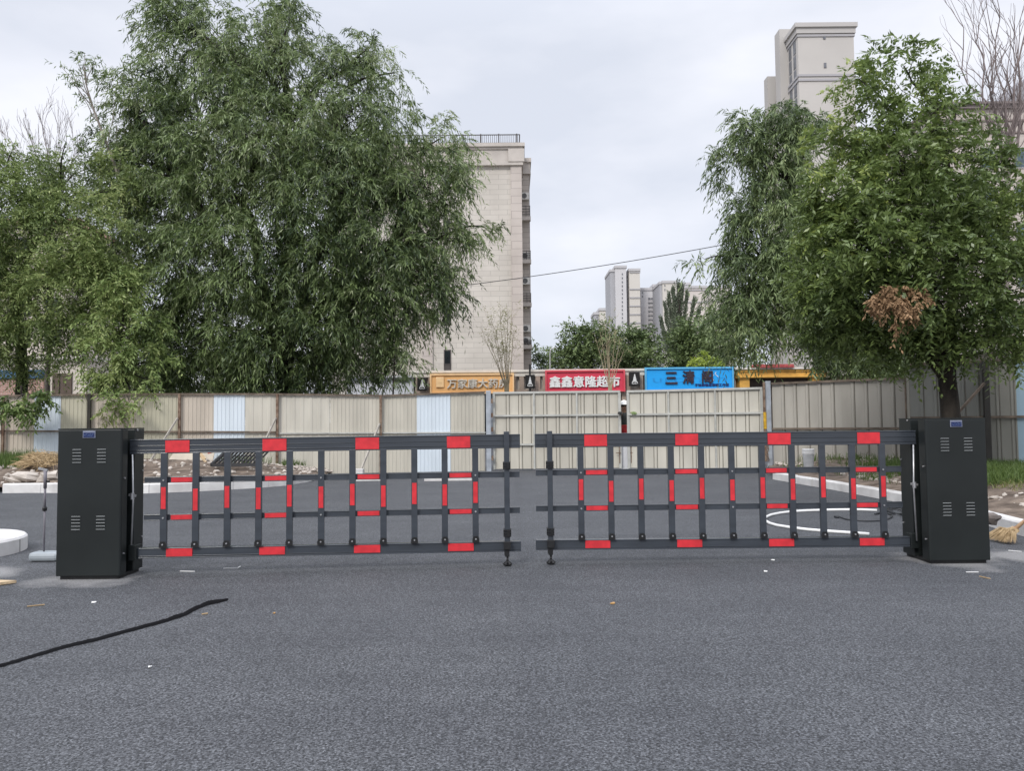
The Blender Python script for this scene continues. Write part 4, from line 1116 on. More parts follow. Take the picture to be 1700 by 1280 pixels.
while k < xr - .12:
    mb.bx(k - .016, k + .016, ry - .016, ry + .016, zz0 + .12, zz1 - .06); k += .15
for k in np.arange(Xb(560), xr - .1, 1.3): mb.bx(k - .04, k + .04, ry - .04, ry + .04, zz0, zz1 + .04)
mb.bx(xr - .16, xr - .08, ry, ry + 5, zz1 - .05, zz1); mb.build('railing', RAILM, root)
def win(px0, px1, t, b):
    mb = MB(); a, c = Xb(px0), Xb(px1); z0, z1 = Zb(b, 742), Zb(t, 742)
    mb.bx(a, c, D - .05, D - .003, z0, z1); wf = mb.build('window', pm('window_frame', (.10, .085, .08), rough=.5), root)
    mb = MB(); mb.bx(a + .06, c - .06, D - .062, D - .051, z0 + (z1 - z0) * .34, z1 - .08); mb.build('pane', DARKG, wf)
    mb = MB()
    for i in range(6):
        q = lerp(a + .04, c - .04, i / 5); mb.bx(q - .012, q + .012, D - .085, D - .063, z0 + .03, z0 + (z1 - z0) * .30)
    mb.bx(a, c, D - .09, D - .063, z0 + (z1 - z0) * .30, z0 + (z1 - z0) * .33); mb.build('grille', RAILM, wf)
for t, b in ((580.5, 615.5), (508, 540), (436, 468), (364, 396), (292, 324)): win(736, 748, t, b)
# the wing that shows a little further right
D2 = 57.5; x2 = P(880.5, 440, D2).x; z2 = Zb(265, 876, D2)
mb = MB(); mb.bx(xr + .02, x2, D2, D2 + 8, 3.9, z2); mb.build('side_wing', tile_mat('wing_tile', (.40, .36, .325), (.26, .235, .21), 1.0, .4, mortar=.02), root)
mb = MB(); mb.bx(xr + .02, x2 - .05, D2 + .9, D2 + 8, 0, 3.9); mb.build('ground_floor', pm('ground_floor_dark', (.075, .075, .07), rough=.4), root)
mb = MB(); mb.bx(xr + .02, x2 + .14, D2 - .3, D2 + 8, z2 - .25, z2 + .05); mb.bx(xr + .02, x2 + .05, D2 - .12, D2 + 8, z2 - 1.0, z2 - .25); mb.bx(xr + .02, x2 + .1, D2 - .2, D2 + 8, z2 - 1.12, z2 - 1.0); mb.build('wing_cornice', TRIM, root)
mb = MB(); mb.bx(xr - .1, x2 - .35, D2 + .3, D2 + .36, z2 + .65, z2 + .72); 
for k in np.arange(xr, x2 - .35, .14): mb.bx(k, k + .03, D2 + .31, D2 + .35, z2, z2 + .65)
mb.bx(x2 - .40, x2 - .34, D2 + .3, D2 + .36, z2, z2 + .8); mb.build('railing', RAILM, root)
ACW = pm('ac_white', (.60, .59, .56), rough=.5, var=.08, scale=4)
def acu(py):
    z = Zb(py, 873, D2); xa = xr + .04; mb = MB(); mb.bx(xa, xa + .52, D2 - .36, D2 - .02, z - .26, z + .26); ac = mb.build('air_conditioner', ACW, root, bevel=.02)
    mb = MB(); mb.tube([(xa + .17, D2 - .37, z), (xa + .17, D2 - .362, z)], .2, 16); mb.build('fan_grille', pm('fan_dark', (.10, .10, .10), rough=.6), ac)
def bal(py0, py1):
    zt, zb = Zb(py0, 873, D2), Zb(py1, 873, D2); xa = xr + .03; mb = MB(); mb.bx(xa, x2 + .05, D2 - .55, D2 - .01, zb, zb + .28); bl = mb.build('balcony', TRIM, root)
    mb = MB()
    for k in range(4):
        zz = lerp(zb + .42, zt, k / 3); mb.bx(xa, x2 + .02, D2 - .52, D2 - .49, zz - .02, zz + .02); mb.bx(x2 - .01, x2 + .02, D2 - .49, D2 - .03, zz - .02, zz + .02)
    for xx in (xa + .3, x2): mb.bx(xx - .02, xx + .02, D2 - .53, D2 - .48, zb + .28, zt + .04)
    mb.build('balcony_railing', RAILM, bl)
for py in (327, 426, 467.5, 546, 566): acu(py)
for a, b in ((345, 368), (419, 439), (489, 510), (566, 580)): bal(a, b)

# ------------------------------------------------------------------ towers
def tower(label, D_, vols, wins, bands=(), mat=None, loc=None, balc=()):
    """vols: (px0, px1, top py, dy, depth, material); everything from the ground up"""
    x0 = P(vols[0][0], 500, D_).x
    root = thing('apartment_tower', label, 'apartment tower', (P((vols[0][0] + vols[0][1]) / 2, 500, D_).x, D_, 0))
    for px0, px1, t, dy, dep, m_ in vols:
        z = P((px0 + px1) / 2, t, D_).z; mb = MB(); mb.bx(P(px0, t + 60, D_).x, P(px1, t + 60, D_).x, D_ + dy, D_ + dy + dep, 0, z); mb.build('block', m_, root)
        mb = MB(); s_ = D_ / 300.0
        mb.bx(P(px0, t + 60, D_).x - .25 * s_, P(px1, t + 60, D_).x + .25 * s_, D_ + dy - .35 * s_, D_ + dy + dep, z + .003, z + 1.0 * s_); mb.build('parapet', TW_T, root)
    base = None
    for px0, px1, t, b, n, dy in wins:
        pass
        for k in range(n):
            py = lerp(t, b, k / max(1, n - 1)); zc = P(px0, py, D_).z; xa, xb = P(px0, py, D_).x, P(px1, py, D_).x; hh = abs(b - t) / max(1, n - 1) * D_ / F * .48
            if base is None or base[1] != (px0, px1):
                mb = MB(); mb.bx(-(xb - xa) / 2, (xb - xa) / 2, -.12, .0, -hh / 2, hh / 2); me_o = mb.build('window', TW_W, root, loc=(0, 0, 0)); base = (me_o, (px0, px1))
                o = me_o
            else:
                o = base[0].copy(); COL.objects.link(o); o.parent = root
            o.location = Vector(((xa + xb) / 2, D_ + dy - .01, zc)) - Vector(root.location)
    for px0, px1, py, dy, h in bands:
        mb = MB(); z = P(px0, py, D_).z; mb.bx(P(px0, py, D_).x, P(px1, py, D_).x, D_ + dy - .25, D_ + dy - .004, z - h / 2, z + h / 2); mb.build('band', TW_B, root)
    return root
TW_A = pm('tower_cool', (.52, .51, .52), rough=.8, var=.04, scale=.05); TW_D = pm('tower_side_shade', (.36, .36, .38), rough=.8, var=.05, scale=.05)  # darker colour of the side blocks stands in for their shade
TW_C = pm('tower_warm', (.54, .51, .47), rough=.8, var=.05, scale=.06); TW_T = pm('tower_trim', (.45, .44, .45), rough=.8, var=.04, scale=.1); TW_W = pm('tower_window', (.13, .135, .15), rough=.4, var=.3, scale=1)
TW_B = pm('tower_band', (.36, .35, .36), rough=.8, var=.04, scale=.1)
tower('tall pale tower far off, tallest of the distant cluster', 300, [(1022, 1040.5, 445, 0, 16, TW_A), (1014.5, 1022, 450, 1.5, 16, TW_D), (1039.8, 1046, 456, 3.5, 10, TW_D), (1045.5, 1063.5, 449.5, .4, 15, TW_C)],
      [(1032.3, 1034, 455, 541, 14, 0), (1040.6, 1043, 463, 545, 14, 3.5)], [(1045.5, 1063.5, y, .4, .5) for y in (480, 494, 508, 522, 536)] + [(1045.5, 1063.5, 452, .4, .4)])
tower('lower pale tower with a dark balcony stack, right of the tallest distant tower', 310, [(1064.5, 1085, 482, 0, 14, TW_A)],
      [(1066, 1067.5, 486, 492, 2, 0), (1076, 1080, 496, 545, 8, 0), (1081, 1085, 496, 545, 8, 0)], [(1076, 1085, y, 0, .8) for y in (501, 508, 515, 522, 529, 536)])
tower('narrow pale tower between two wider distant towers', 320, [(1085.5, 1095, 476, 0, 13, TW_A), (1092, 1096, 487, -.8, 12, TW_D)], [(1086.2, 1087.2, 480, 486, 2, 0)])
tower('broad pinkish tower far off behind the dark poplar', 290, [(1101, 1124, 470, 0, 15, TW_C), (1097, 1101, 471, 1.0, 15, TW_D), (1123.5, 1176, 477.5, 1.2, 15, pm('tower_pink', (.54, .49, .46), rough=.8, var=.04, scale=.05)), (1133, 1151, 470, 4, 8, TW_T)],
      [(1103, 1104.5, 474, 481, 2, 0)], [(1123.5, 1176, 481, 1.2, .5), (1123.5, 1176, 501, 1.2, .5)])
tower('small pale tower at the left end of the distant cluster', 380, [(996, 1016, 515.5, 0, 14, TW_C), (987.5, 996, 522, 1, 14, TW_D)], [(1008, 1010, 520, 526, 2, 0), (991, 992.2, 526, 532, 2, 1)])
tower('pale tower mostly hidden by the right willow', 300, [(1182, 1215, 478, 0, 14, TW_C)], [], [(1182, 1215, 500, 0, .5)])

# the tall tower behind the right tree
D3 = 105.0
TWR = pm('tower_taupe', (.47, .445, .42), rough=.8, var=.05, scale=.12); TWR2 = pm('tower_taupe_shade', (.42, .40, .38), rough=.8, var=.05, scale=.12)  # second taupe is the first with shade of the set-back blocks worked in
rx = lambda px, dd=0: P(px, 120, D3 + dd).x; rz_ = lambda py, px=1370: P(px, py, D3).z
root = thing('apartment_tower', 'tall taupe apartment tower rising behind the right trees', 'apartment tower', (rx(1370), D3, 0))
xa, xb = rx(1326), rx(1419); ztop = rz_(45)
mb = MB(); mb.bx(xa, xb, D3, D3 + 4, 0, ztop - .9); mb.bx(xa + 3.02, xb, D3 + 4.01, D3 + 12, 0, ztop - .9); mb.build('block', TWR, root)
mb = MB(); mb.bx(xa - .25, xb + .2, D3 - .25, D3 + 3.9, ztop - .9, ztop - .1); mb.bx(xa - .5, xb + .4, D3 - .5, D3 + 3.95, ztop - .1, ztop + .5); mb.build('cornice', pm('tower_cornice', (.43, .41, .395), rough=.8, var=.04, scale=.1), root)
for py in (58.5, 124.5, 132):
    mb = MB(); z = rz_(py); mb.bx(xa - .12, xb + .12, D3 - .14, D3 + 3.9, z - .16, z + .16); mb.build('band', TW_B, root)
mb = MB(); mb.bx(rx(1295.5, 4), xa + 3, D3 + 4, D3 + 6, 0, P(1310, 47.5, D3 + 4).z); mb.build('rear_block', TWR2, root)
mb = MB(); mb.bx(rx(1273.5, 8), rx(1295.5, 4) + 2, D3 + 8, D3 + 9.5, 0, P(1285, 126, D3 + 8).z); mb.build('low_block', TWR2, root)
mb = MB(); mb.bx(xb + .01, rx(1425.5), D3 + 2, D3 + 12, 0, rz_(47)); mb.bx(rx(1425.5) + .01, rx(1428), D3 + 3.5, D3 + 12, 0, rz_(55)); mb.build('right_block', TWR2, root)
def tw(x0_, x1_, y0_, y1_, z0_, z1_):
    mb = MB(); mb.bx(x0_, x1_, y0_, y1_, z0_, z1_); mb.build('window', TW_W, root)
tw(rx(1368), rx(1372), D3 - .1, D3 - .003, rz_(64.5), rz_(56.5))
tw(rx(1368), rx(1372), D3 - .1, D3 - .003, rz_(112), rz_(104))
for k in range(7):
    z = rz_(72 + k * 24); 
    for yy in (.8, 2.5): tw(xa - .06, xa - .003, D3 + yy, D3 + yy + .9, z - .9, z + .9)
    tw(xb + .02, rx(1422.5), D3 + 1.9, D3 + 1.997, z - 1.1, z + 1.1)
mb = MB()
for zz in (138, 145, 152, 160): mb.bx(rx(1280, 7), rx(1294, 7), D3 + 7.2, D3 + 7.28, rz_(zz) - .06, rz_(zz) + .06)
for px in (1280, 1287, 1294): mb.bx(rx(px, 7) - .05, rx(px, 7) + .05, D3 + 7.2, D3 + 7.28, rz_(165), rz_(136))
mb.build('roof_frame', RAILM, root)

# beige building at the far right
D4 = 60.0
qx = lambda px, py=200: P(px, py, D4).x; qz = lambda py, px=1650: P(px, py, D4).z
root = thing('apartment_building', 'pinkish apartment building with grey roof behind the bare tree', 'apartment building', (qx(1690), D4, 0))
x0, x1 = qx(1560), qx(1900); zc = qz(181)
PK = tile_mat('pink_tile', (.47, .42, .385), (.36, .32, .30), 1.2, .5, var=.04)
mb = MB(); mb.bx(x0, x1, D4, D4 + 12, 0, zc); mb.build('wall', PK, root)
mb = MB(); mb.bx(x0 - .2, x1 + .2, D4 - .3, D4 + 12.3, zc + .0, zc + .28); mb.bx(x0 - .4, x1 + .4, D4 - .5, D4 + 12.5, zc + .28, zc + .45); mb.build('cornice', pm('cornice_brown', (.20, .17, .165), rough=.7), root)
mb = MB(); k = len(mb.v); mb.v = [(x0 - .4, D4 - .5, zc + .46), (x1 + .4, D4 - .5, zc + .46), (x1 + .4, D4 + 12, zc + .46), (x0 - .4, D4 + 12, zc + .46), (x0 + 2, D4 + 5, zc + 1.8), (x1 - 2, D4 + 5, zc + 1.8)]
mb.f = [(0, 1, 5, 4), (1, 2, 5), (2, 3, 4, 5), (3, 0, 4), (3, 2, 1, 0)]; mb.build('roof', pm('roof_grey', (.24, .235, .25), rough=.75, var=.1, scale=3), root)
mb = MB(); ga, gb_ = qx(1664), qx(1745); mb.prism([(ga, zc + .47), (gb_, zc + .47), ((ga + gb_) / 2, zc + 2.5)], D4 - .45, D4 + 3); mb.build('gable_roof', MATS['roof_grey'], root)
for py in (200, 220):
    mb = MB(); z = qz(py); mb.bx(x0, x1, D4 - .12, D4 - .003, z - .07, z + .07); mb.build('band', pm('band_brown', (.20, .16, .15), rough=.7), root)
for px in range(1604, 1760, 13):
    mb = MB(); mb.bx(qx(px) - .05, qx(px) + .05, D4 - .1, D4 - .004, qz(219), qz(201)); mb.build('rib', MATS['band_brown'], root)
for fl in range(6):
    for px in (1636, 1690, 1745):
        z = qz(262 + fl * 66); mb = MB(); mb.bx(qx(px) - .55, qx(px) + .55, D4 - .08, D4 - .003, z - .85, z + .85); wf = mb.build('window', pm('frame_white', (.5, .5, .5), rough=.6), root)
        mb = MB(); mb.bx(qx(px) - .48, qx(px) + .48, D4 - .1, D4 - .081, z - .78, z + .78); mb.build('pane', pm('pane_blue', (.06, .09, .11), rough=.12, spec=.6, var=.2), wf)
# low cream kiosk beyond the dark fence
root = thing('gatehouse', 'low cream gatehouse with stepped cornice beyond the tall dark fence', 'building', (P(1690, 600, 24).x, 24, 0))
g0, g1 = P(1662, 600, 24).x, P(1800, 600, 24).x; gz = P(1690, 556, 24).z
mb = MB(); mb.bx(g0 + .2, g1, 24.2, 28, 0, gz - .5); mb.build('wall', MATS['cream'], root)
mb = MB(); mb.bx(g0 - .25, g1, 23.8, 28, gz - .5, gz - .28); mb.bx(g0 - .1, g1, 23.95, 28, gz - .28, gz - .1); mb.bx(g0 - .35, g1, 23.7, 28, gz - .1, gz); mb.build('cornice', SHOPC, root)

# brown roofed block glimpsed behind the left trees
D5 = 75.0
lx = lambda px: P(px, 420, D5).x; lz = lambda py: P(30, py, D5).z
root = thing('apartment_building', 'cream block with brown roof glimpsed behind the left trees', 'apartment building', (lx(-20), D5, 0))
mb = MB(); mb.bx(lx(-260), lx(118), D5, D5 + 12, 0, lz(372)); mb.build('wall', MATS['cream'], root)
mb = MB(); a, b, z0 = lx(-268), lx(124), lz(371.8); mb.v = [(a, D5 - .6, z0), (b, D5 - .6, z0), (b, D5 + 12.6, z0), (a, D5 + 12.6, z0), (a + 3, D5 + 6, z0 + 2.2), (b - 3, D5 + 6, z0 + 2.2)]
mb.f = [(0, 1, 5, 4), (1, 2, 5), (2, 3, 4, 5), (3, 0, 4), (3, 2, 1, 0)]; mb.build('roof', pm('roof_brown', (.22, .11, .08), rough=.8, var=.15, scale=2), root)
for px in (-60, -10, 40, 90):
    for fl in range(4):
        z = lz(410 + fl * 50); mb = MB(); mb.bx(lx(px) - .8, lx(px) + .8, D5 - .08, D5 - .003, z - .9, z + .9); mb.build('window', DARKG, root)

# black wire across the sky
mb = MB(); a, b = P(560, 496, 33), P(1330, 381, 27); n = 24
mb.tube([a.lerp(b, i / n) + Vector((0, 0, -.26 * 4 * (i / n) * (1 - i / n))) for i in range(n + 1)], .015, 5)
tag(mb.build('overhead_wire', pm('wire_grey', (.05, .05, .055), rough=.6), smooth=True), 'single black wire rising to the right across the grey sky', 'wire')

# ------------------------------------------------------------------ rubble, boards and grate on the left verge
STONE = pm('stone', (.36, .32, .28), rough=.9, col2=(.52, .47, .42), scale=3, bump=.4, bscale=30)
q = verge_at(72, 17.0); mb = MB(); mb.blob((q.x + .12, q.y - .1, q.z + .02), .40, .40, .25, 4, 18, 10, .5)
root = thing('debris_heap', 'heap of dry grass over broken stone beside the left fence', 'heap', (q.x, q.y, q.z))
mb.build('heap', SOIL, root, smooth=True)
vs = []; fc = []; lp = []
for k in range(1100):
    an = random.uniform(0, 2 * math.pi); r_ = random.random() ** .5
    p = np.array([q.x + .12 + .42 * r_ * math.cos(an), q.y - .1 + .42 * r_ * math.sin(an), q.z + .05 + .22 * (1 - r_ ** 2) + random.uniform(0, .06)])
    dr = np.array([random.gauss(-.6, .5), random.gauss(-.2, .5), random.gauss(-.05, .25)]); dr /= np.linalg.norm(dr); L_ = random.uniform(.12, .36)
    wv = np.array([0, .004, .006]); b = len(vs); m_ = p + dr * L_ * .5 + np.array([0, 0, .05 * random.random()]); e = p + dr * L_ - np.array([0, 0, .08 * random.random()])
    vs += [p - wv, p + wv, m_ + wv, m_ - wv, e]; lp += [b, b + 1, b + 2, b + 3, b + 3, b + 2, b + 4]; fc += [4, 3]
cmesh('dry_grass', STRAW, vs, fc, lp, root)
for i, (px, t, a_, b_, c_, lab) in enumerate(((50, 15.8, .38, .16, .10, 'flat pale stone slab in front of the dry grass heap'), (86, 15.7, .22, .16, .14, 'blocky pale stone at the foot of the dry grass heap'), (28, 15.7, .2, .1, .07, 'small pale stone left of the flat slab'))):
    q = verge_at(px, t); mb = MB(); mb.blob((q.x, q.y, q.z + c_ * .3), a_, b_, c_, 9 + i, 9, 6, .9); tag(mb.build('stone', STONE), lab, 'stone', 'stones on the left verge')
# plywood sheet with sticks against the fence, steel grate
q0 = P(285, 778, 18.7); root = thing('plywood_sheet', 'broken plywood sheet propped against the fence on the left verge', 'board', (q0.x + .3, q0.y, .4))
a, b = P(286, 700, 19.1), P(364, 700, 19.3); mb = MB()
mb.v = [(a.x, 18.75, .36), (b.x, 18.85, .34), (b.x - .1, a.y + .25, .80), (a.x + .1, a.y + .2, .84)]; mb.v += [(x, y + .03, z) for x, y, z in mb.v]; mb.f = [(0, 1, 2, 3), (7, 6, 5, 4), (0, 4, 5, 1), (1, 5, 6, 2), (2, 6, 7, 3), (3, 7, 4, 0)]
mb.build('sheet', pm('ply', (.42, .37, .30), rough=.8, var=.1, scale=4), root)
mb = MB(); s0 = P(312, 745, 18.4); mb.bar((s0.x - .05, 18.6, .88), (s0.x + .45, 18.35, .42), .05, .03); mb.bar((s0.x + .1, 18.6, .80), (s0.x + .42, 18.4, .5), .035, .025); mb.build('batten', WOOD, root)
mb = MB(); s1 = P(353, 762, 18.5); mb.bar((s1.x - .15, 18.62, .62), (s1.x + .3, 18.5, .72), .05, .02); mb.build('red_strip', pm('strip_red', (.45, .08, .06), rough=.7, var=.3, scale=20), root)
q = verge_at(402, 17.6); root = thing('steel_grate', 'black steel grate lying tilted on the left verge', 'grate', (q.x, q.y, q.z)); mb = MB()
gx0, gx1, gy0, gy1 = q.x - .45, q.x + .50, q.y - .55, q.y + .55; gzf = lambda x, y: q.z + .10 + (y - gy0) * .30
for k in range(12):
    x = lerp(gx0, gx1, k / 11); mb.bar((x, gy0, gzf(x, gy0)), (x, gy1, gzf(x, gy1)), .018, .045)
for k in range(5):
    y = lerp(gy0, gy1, k / 4); mb.bar((gx0, y, gzf(0, y) + .002), (gx1, y, gzf(0, y) + .002), .02, .03)
mb.build('bars', pm('grate_black', (.03, .03, .032), rough=.6, var=.3), root)
mb = MB(); mb.bar((gx0 - .03, gy0, gzf(0, gy0)), (gx0 - .03, gy1, gzf(0, gy1)), .05, .07); mb.bar((gx0, gy0 - .03, gzf(0, gy0)), (gx1, gy0 - .03, gzf(0, gy0)), .05, .07); mb.build('edge_bar', MATS['grate_black'], root)
# loose kerb stones lying on the asphalt at the foot of the fence
for (a, b, c, d, lab) in ((591, 632, 793.5, 799.5, 'loose white kerb stone lying under the middle of the left arm'), (704, 741, 792.5, 799.5, 'loose white kerb stone below the pale blue sheet, left of a pair'), (744, 783, 792.5, 799, 'loose white kerb stone below the pale blue sheet, right of a pair')):
    p, q = G(a, d), G(b, d); mb = MB(); mb.box(((p.x + q.x) / 2, p.y + .07, .05), (q.x - p.x, .14, .10)); tag(mb.build('kerb_stone', KERB, bevel=.012), lab, 'kerb stone', 'loose kerb stones')
# rubble: nobody could count it
mb = MB()
for k in range(900):
    i = random.randrange(89); r_ = VL_ROWS[random.randrange(1, 20)][i]
    if r_[2] < .06: continue
    s_ = random.choice((.015, .02, .03, .05)); mb.blob((r_[0] + random.uniform(-.1, .1), r_[1] + random.uniform(-.1, .1), r_[2] + s_ * .4), s_ * 1.3, s_, s_ * .8, k, 5, 4, .9)
for k in range(1500):
    yy = random.uniform(6.6, 19.5); xk = 5.3 + .35 * min(1, (yy - 6) / 6) + .55 + random.random() ** 1.6 * 4
    s_ = random.choice((.012, .02, .03, .04)) * (1.1 if yy < 12 else 1); zz = .13 + .20 * min(1, max(0, xk - 6 - .0) / 2.2) + .06
    mb.blob((xk + .3, yy, zz), s_ * 1.3, s_, s_ * .8, k + 50, 5, 4, .9)
tag(mb.build('rubble', STONE), 'loose stones and clods scattered over the bare verges', 'rubble', kind='stuff')
for px, py, d, s_, lab in ((1641, 860, 9.4, .085, 'dark round clod on the verge right of the right cabinet'), (1657, 858.5, 9.0, .03, 'small dark stone on top of the right kerb')):
    p = G(px, py, .2 if s_ > .05 else .175); mb = MB(); mb.blob(tuple(p), s_ * 1.3, s_, s_ * .75, 33, 9, 6, .7); tag(mb.build('stone', pm('stone_dark', (.14, .12, .11), rough=.9, var=.3, scale=12)), lab, 'stone')
# ------------------------------------------------------------------ vegetation
def nrm(a): return a / np.maximum(np.linalg.norm(a, axis=-1, keepdims=True), 1e-9)

def foliage(name, mat, parent, C, O, tint, nt=9, tl=.7, nl=12, ll=.19, lw=.04, droop=.7, out=.8, upb=.1, jit=.8, fa=.7, fs=.6, hang=.35, upn=.8, rnd=.25, tj=.22, s0=.1):
    """leafy sprays: nt twigs of length tl round each clump centre C (outward direction O), nl leaves along each twig"""
    K = len(C)
    c = np.repeat(C, nt, 0); o = np.repeat(O, nt, 0); T = len(c)
    d = nrm(o * out + RNG.normal(0, jit, (T, 3)) + np.array([0, 0, upb]))
    L = tl * RNG.uniform(.55, 1.3, (T, 1))
    c = c + RNG.normal(0, tl * .16, (T, 3))
    tt = np.repeat(tint, nt) + RNG.normal(0, tj * .6, T)
    s = np.linspace(s0, 1, nl)[None, :, None] + RNG.uniform(-.03, .03, (T, nl, 1))
    p = c[:, None, :] + d[:, None, :] * L[:, None, :] * s; p[..., 2] -= droop * L * (s[..., 0] ** 2)
    tan = np.repeat(d[:, None, :], nl, 1).copy(); tan[..., 2] -= 2 * droop * s[..., 0]; tan = nrm(tan)
    sd = nrm(np.cross(tan, nrm(RNG.normal(0, .6, (T, 1, 3)) + np.array([0, 0, 1.0]))))
    sg = np.where(np.arange(nl) % 2 == 0, 1.0, -1.0)[None, :, None]
    ax = tan * fa + sd * sg * fs + RNG.normal(0, rnd, (T, nl, 3)); ax[..., 2] -= hang; ax = nrm(ax)
    n0 = nrm(RNG.normal(0, 1, (T, nl, 3)) * (1 - upn) + np.array([0, 0, 1.0]) * upn + RNG.normal(0, .35, (T, nl, 3)))
    wv = nrm(np.cross(ax, n0))
    l = ll * RNG.uniform(.65, 1.25, (T, nl, 1)); w_ = lw * RNG.uniform(.75, 1.2, (T, nl, 1))
    mid = p + ax * l * .42
    bend = np.cross(wv, ax) * l * RNG.uniform(-.08, .08, (T, nl, 1))
    q = np.stack([p, mid + wv * w_ * .5 + bend, p + ax * l, mid - wv * w_ * .5 + bend], 2).reshape(-1, 3)
    nf = T * nl
    t_ = np.clip(np.repeat(tt, nl) + RNG.normal(0, tj, nf), 0, 1); t_ = np.repeat(t_, 4)
    ob = cmesh(name, mat, q, np.full(nf, 4), np.arange(nf * 4), parent, t_)
    return ob, c, d, L

def lobes_to_clumps(lobes, d, dens, ry=None, shell=2.2, seed=0, gap=-.14):
    """lobes: (px, py, rx, ry[, depth offset[, density]]) in photograph columns at distance d"""
    C, O, I = [], [], []
    for i, lb in enumerate(lobes):
        px, py, a, b = lb[:4]; off = lb[4] if len(lb) > 4 else 0; dn = lb[5] if len(lb) > 5 else 1
        dd = d + off; c = np.array(P(px, py, dd)); A = a * dd / F; B = b * dd / F; Y = ry if ry else (A + B) * .5
        n = max(4, int(1.25 * dens * dn * A * B * (.5 + .5 * Y / max(A, B))))
        v = nrm(RNG.normal(0, 1, (n, 3))); r = RNG.random((n, 1)) ** (1 / shell)
        C.append(c + v * r * np.array([A, Y, B])); O.append(nrm(v * np.array([1 / A, 1 / Y, 1 / B]))); I += [i] * n
    C, O, I = np.concatenate(C), np.concatenate(O), np.array(I)
    sc = 1.0 / max(.45, 55 * d / F * .9); off = Vector((d * 3.1, seed, d))      # hollows between the sprays
    keep = np.array([mnoise.noise(Vector(c) * sc + off) + .5 * mnoise.noise(Vector(c) * sc * 2.3 + off) for c in C]) > gap
    if keep.sum() < .45 * len(C): keep[:] = True
    return C[keep], O[keep], I[keep]

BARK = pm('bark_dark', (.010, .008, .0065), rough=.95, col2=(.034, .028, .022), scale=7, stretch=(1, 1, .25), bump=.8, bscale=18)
BARKG = pm('bark_grey', (.14, .12, .105), rough=.95, col2=(.27, .235, .21), scale=8, stretch=(1, 1, .3), bump=.5, bscale=25)
TWIG = pm('twig', (.06, .05, .035), rough=.9, var=.3, scale=5)

def wobble(a, b, n=7, amp=.12, sag=0.0):
    a = Vector(a); b = Vector(b); L = (b - a).length; o = Vector((random.random() * 50, random.random() * 50, random.random() * 50)); res = []
    for i in range(n + 1):
        t = i / n; k = math.sin(t * math.pi) * amp * L
        res.append(a.lerp(b, t) + Vector(mnoise.noise_vector(o + Vector((t * 2.2, 0, 0)))) * k + Vector((0, 0, sag * L * math.sin(t * math.pi))))
    return res

def tree(name, label, base, forks, lobes, d, mat, dens, kw, group=None, tr=.2, bark=None, ry=None, shell=2.2, limb_r=.07, gap=-.14, tints=(.25, .8), branch=.35, tint_bias=None, cat='tree'):
    bark = bark or BARK
    root = thing(name, label, cat, tuple(base), group)
    C, O, I = lobes_to_clumps(lobes, d, dens, ry, shell, 0, gap)
    lt = RNG.uniform(0, 1, len(lobes))
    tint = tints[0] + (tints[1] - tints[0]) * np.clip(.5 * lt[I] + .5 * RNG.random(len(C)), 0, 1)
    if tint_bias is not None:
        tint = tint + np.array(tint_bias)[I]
    foliage('crown', mat, root, C, O, tint, **kw)
    mb = MB(); fk = [Vector(f) for f in forks]; b0 = Vector(base) - Vector((0, 0, .15))
    pts = [b0] + wobble(Vector(base) + Vector((0, 0, .1)), fk[0], 6, .05)[1:]
    n = len(pts); mb.tube(pts, [tr * 1.35] + [tr * (1.12 - .34 * i / n) for i in range(1, n)], 10)
    for f in fk[1:]:
        mb.tube(wobble(fk[0] - Vector((0, 0, .3)), f, 7, .08), [tr * .72 * (1 - .5 * i / 7) for i in range(8)], 8)
    mb.build('trunk', bark, root, smooth=True)
    mb = MB()
    for i, lb in enumerate(lobes):
        c = Vector(P(lb[0], lb[1], d + (lb[4] if len(lb) > 4 else 0)))
        f = min(fk, key=lambda q: (q - c).length + (0 if q.z < c.z else .7 * (q.z - c.z)))
        path = wobble(f, c, 7, .14, .05); mb.tube(path, [limb_r * (1 - .75 * k / 7) for k in range(8)], 6)
        ids = np.nonzero(I == i)[0]
        for j in ids[: int(len(ids) * branch)]:
            e = Vector(C[j]); s_ = path[random.randrange(2, 8)]
            mb.tube(wobble(s_, e, 4, .12, .03), [limb_r * .26, limb_r * .22, limb_r * .17, limb_r * .12, limb_r * .06], 4, cap=False)
    mb.build('branches', bark, root, smooth=True)
    return root, C, O

WIL = leafmat('willow_leaf', (.030, .054, .019), (.228, .305, .112), trans=.3, rough=.40, spec=.5, young=(.30, .34, .19))
WIL2 = leafmat('willow_leaf_pale', (.066, .102, .040), (.250, .325, .140), trans=.32, rough=.42, spec=.45, young=(.33, .39, .18))
LOC = leafmat('elm_leaf', (.085, .125, .042), (.30, .38, .135), trans=.36, rough=.5, spec=.35, young=(.42, .46, .20))
ASH = leafmat('ash_leaf', (.046, .080, .026), (.205, .275, .086), trans=.33, rough=.36, spec=.5, young=(.38, .44, .11))
DRY = leafmat('dead_leaf', (.15, .090, .048), (.38, .245, .14), trans=.15, rough=.7, spec=.2)
BUSH = leafmat('far_leaf', (.060, .095, .036), (.19, .25, .10), trans=.25, rough=.5)
POP = leafmat('poplar_leaf', (.075, .100, .068), (.185, .215, .150), trans=.2, rough=.5)
SHR = leafmat('shrub_leaf', (.066, .112, .036), (.235, .315, .105), trans=.32, rough=.5, young=(.33, .39, .15))
YEL = leafmat('yellow_leaf', (.13, .20, .03), (.27, .34, .055), trans=.3, rough=.5)
GRS = leafmat('grass_blade', (.045, .085, .020), (.125, .185, .050), trans=.3, rough=.55, young=(.27, .24, .10))

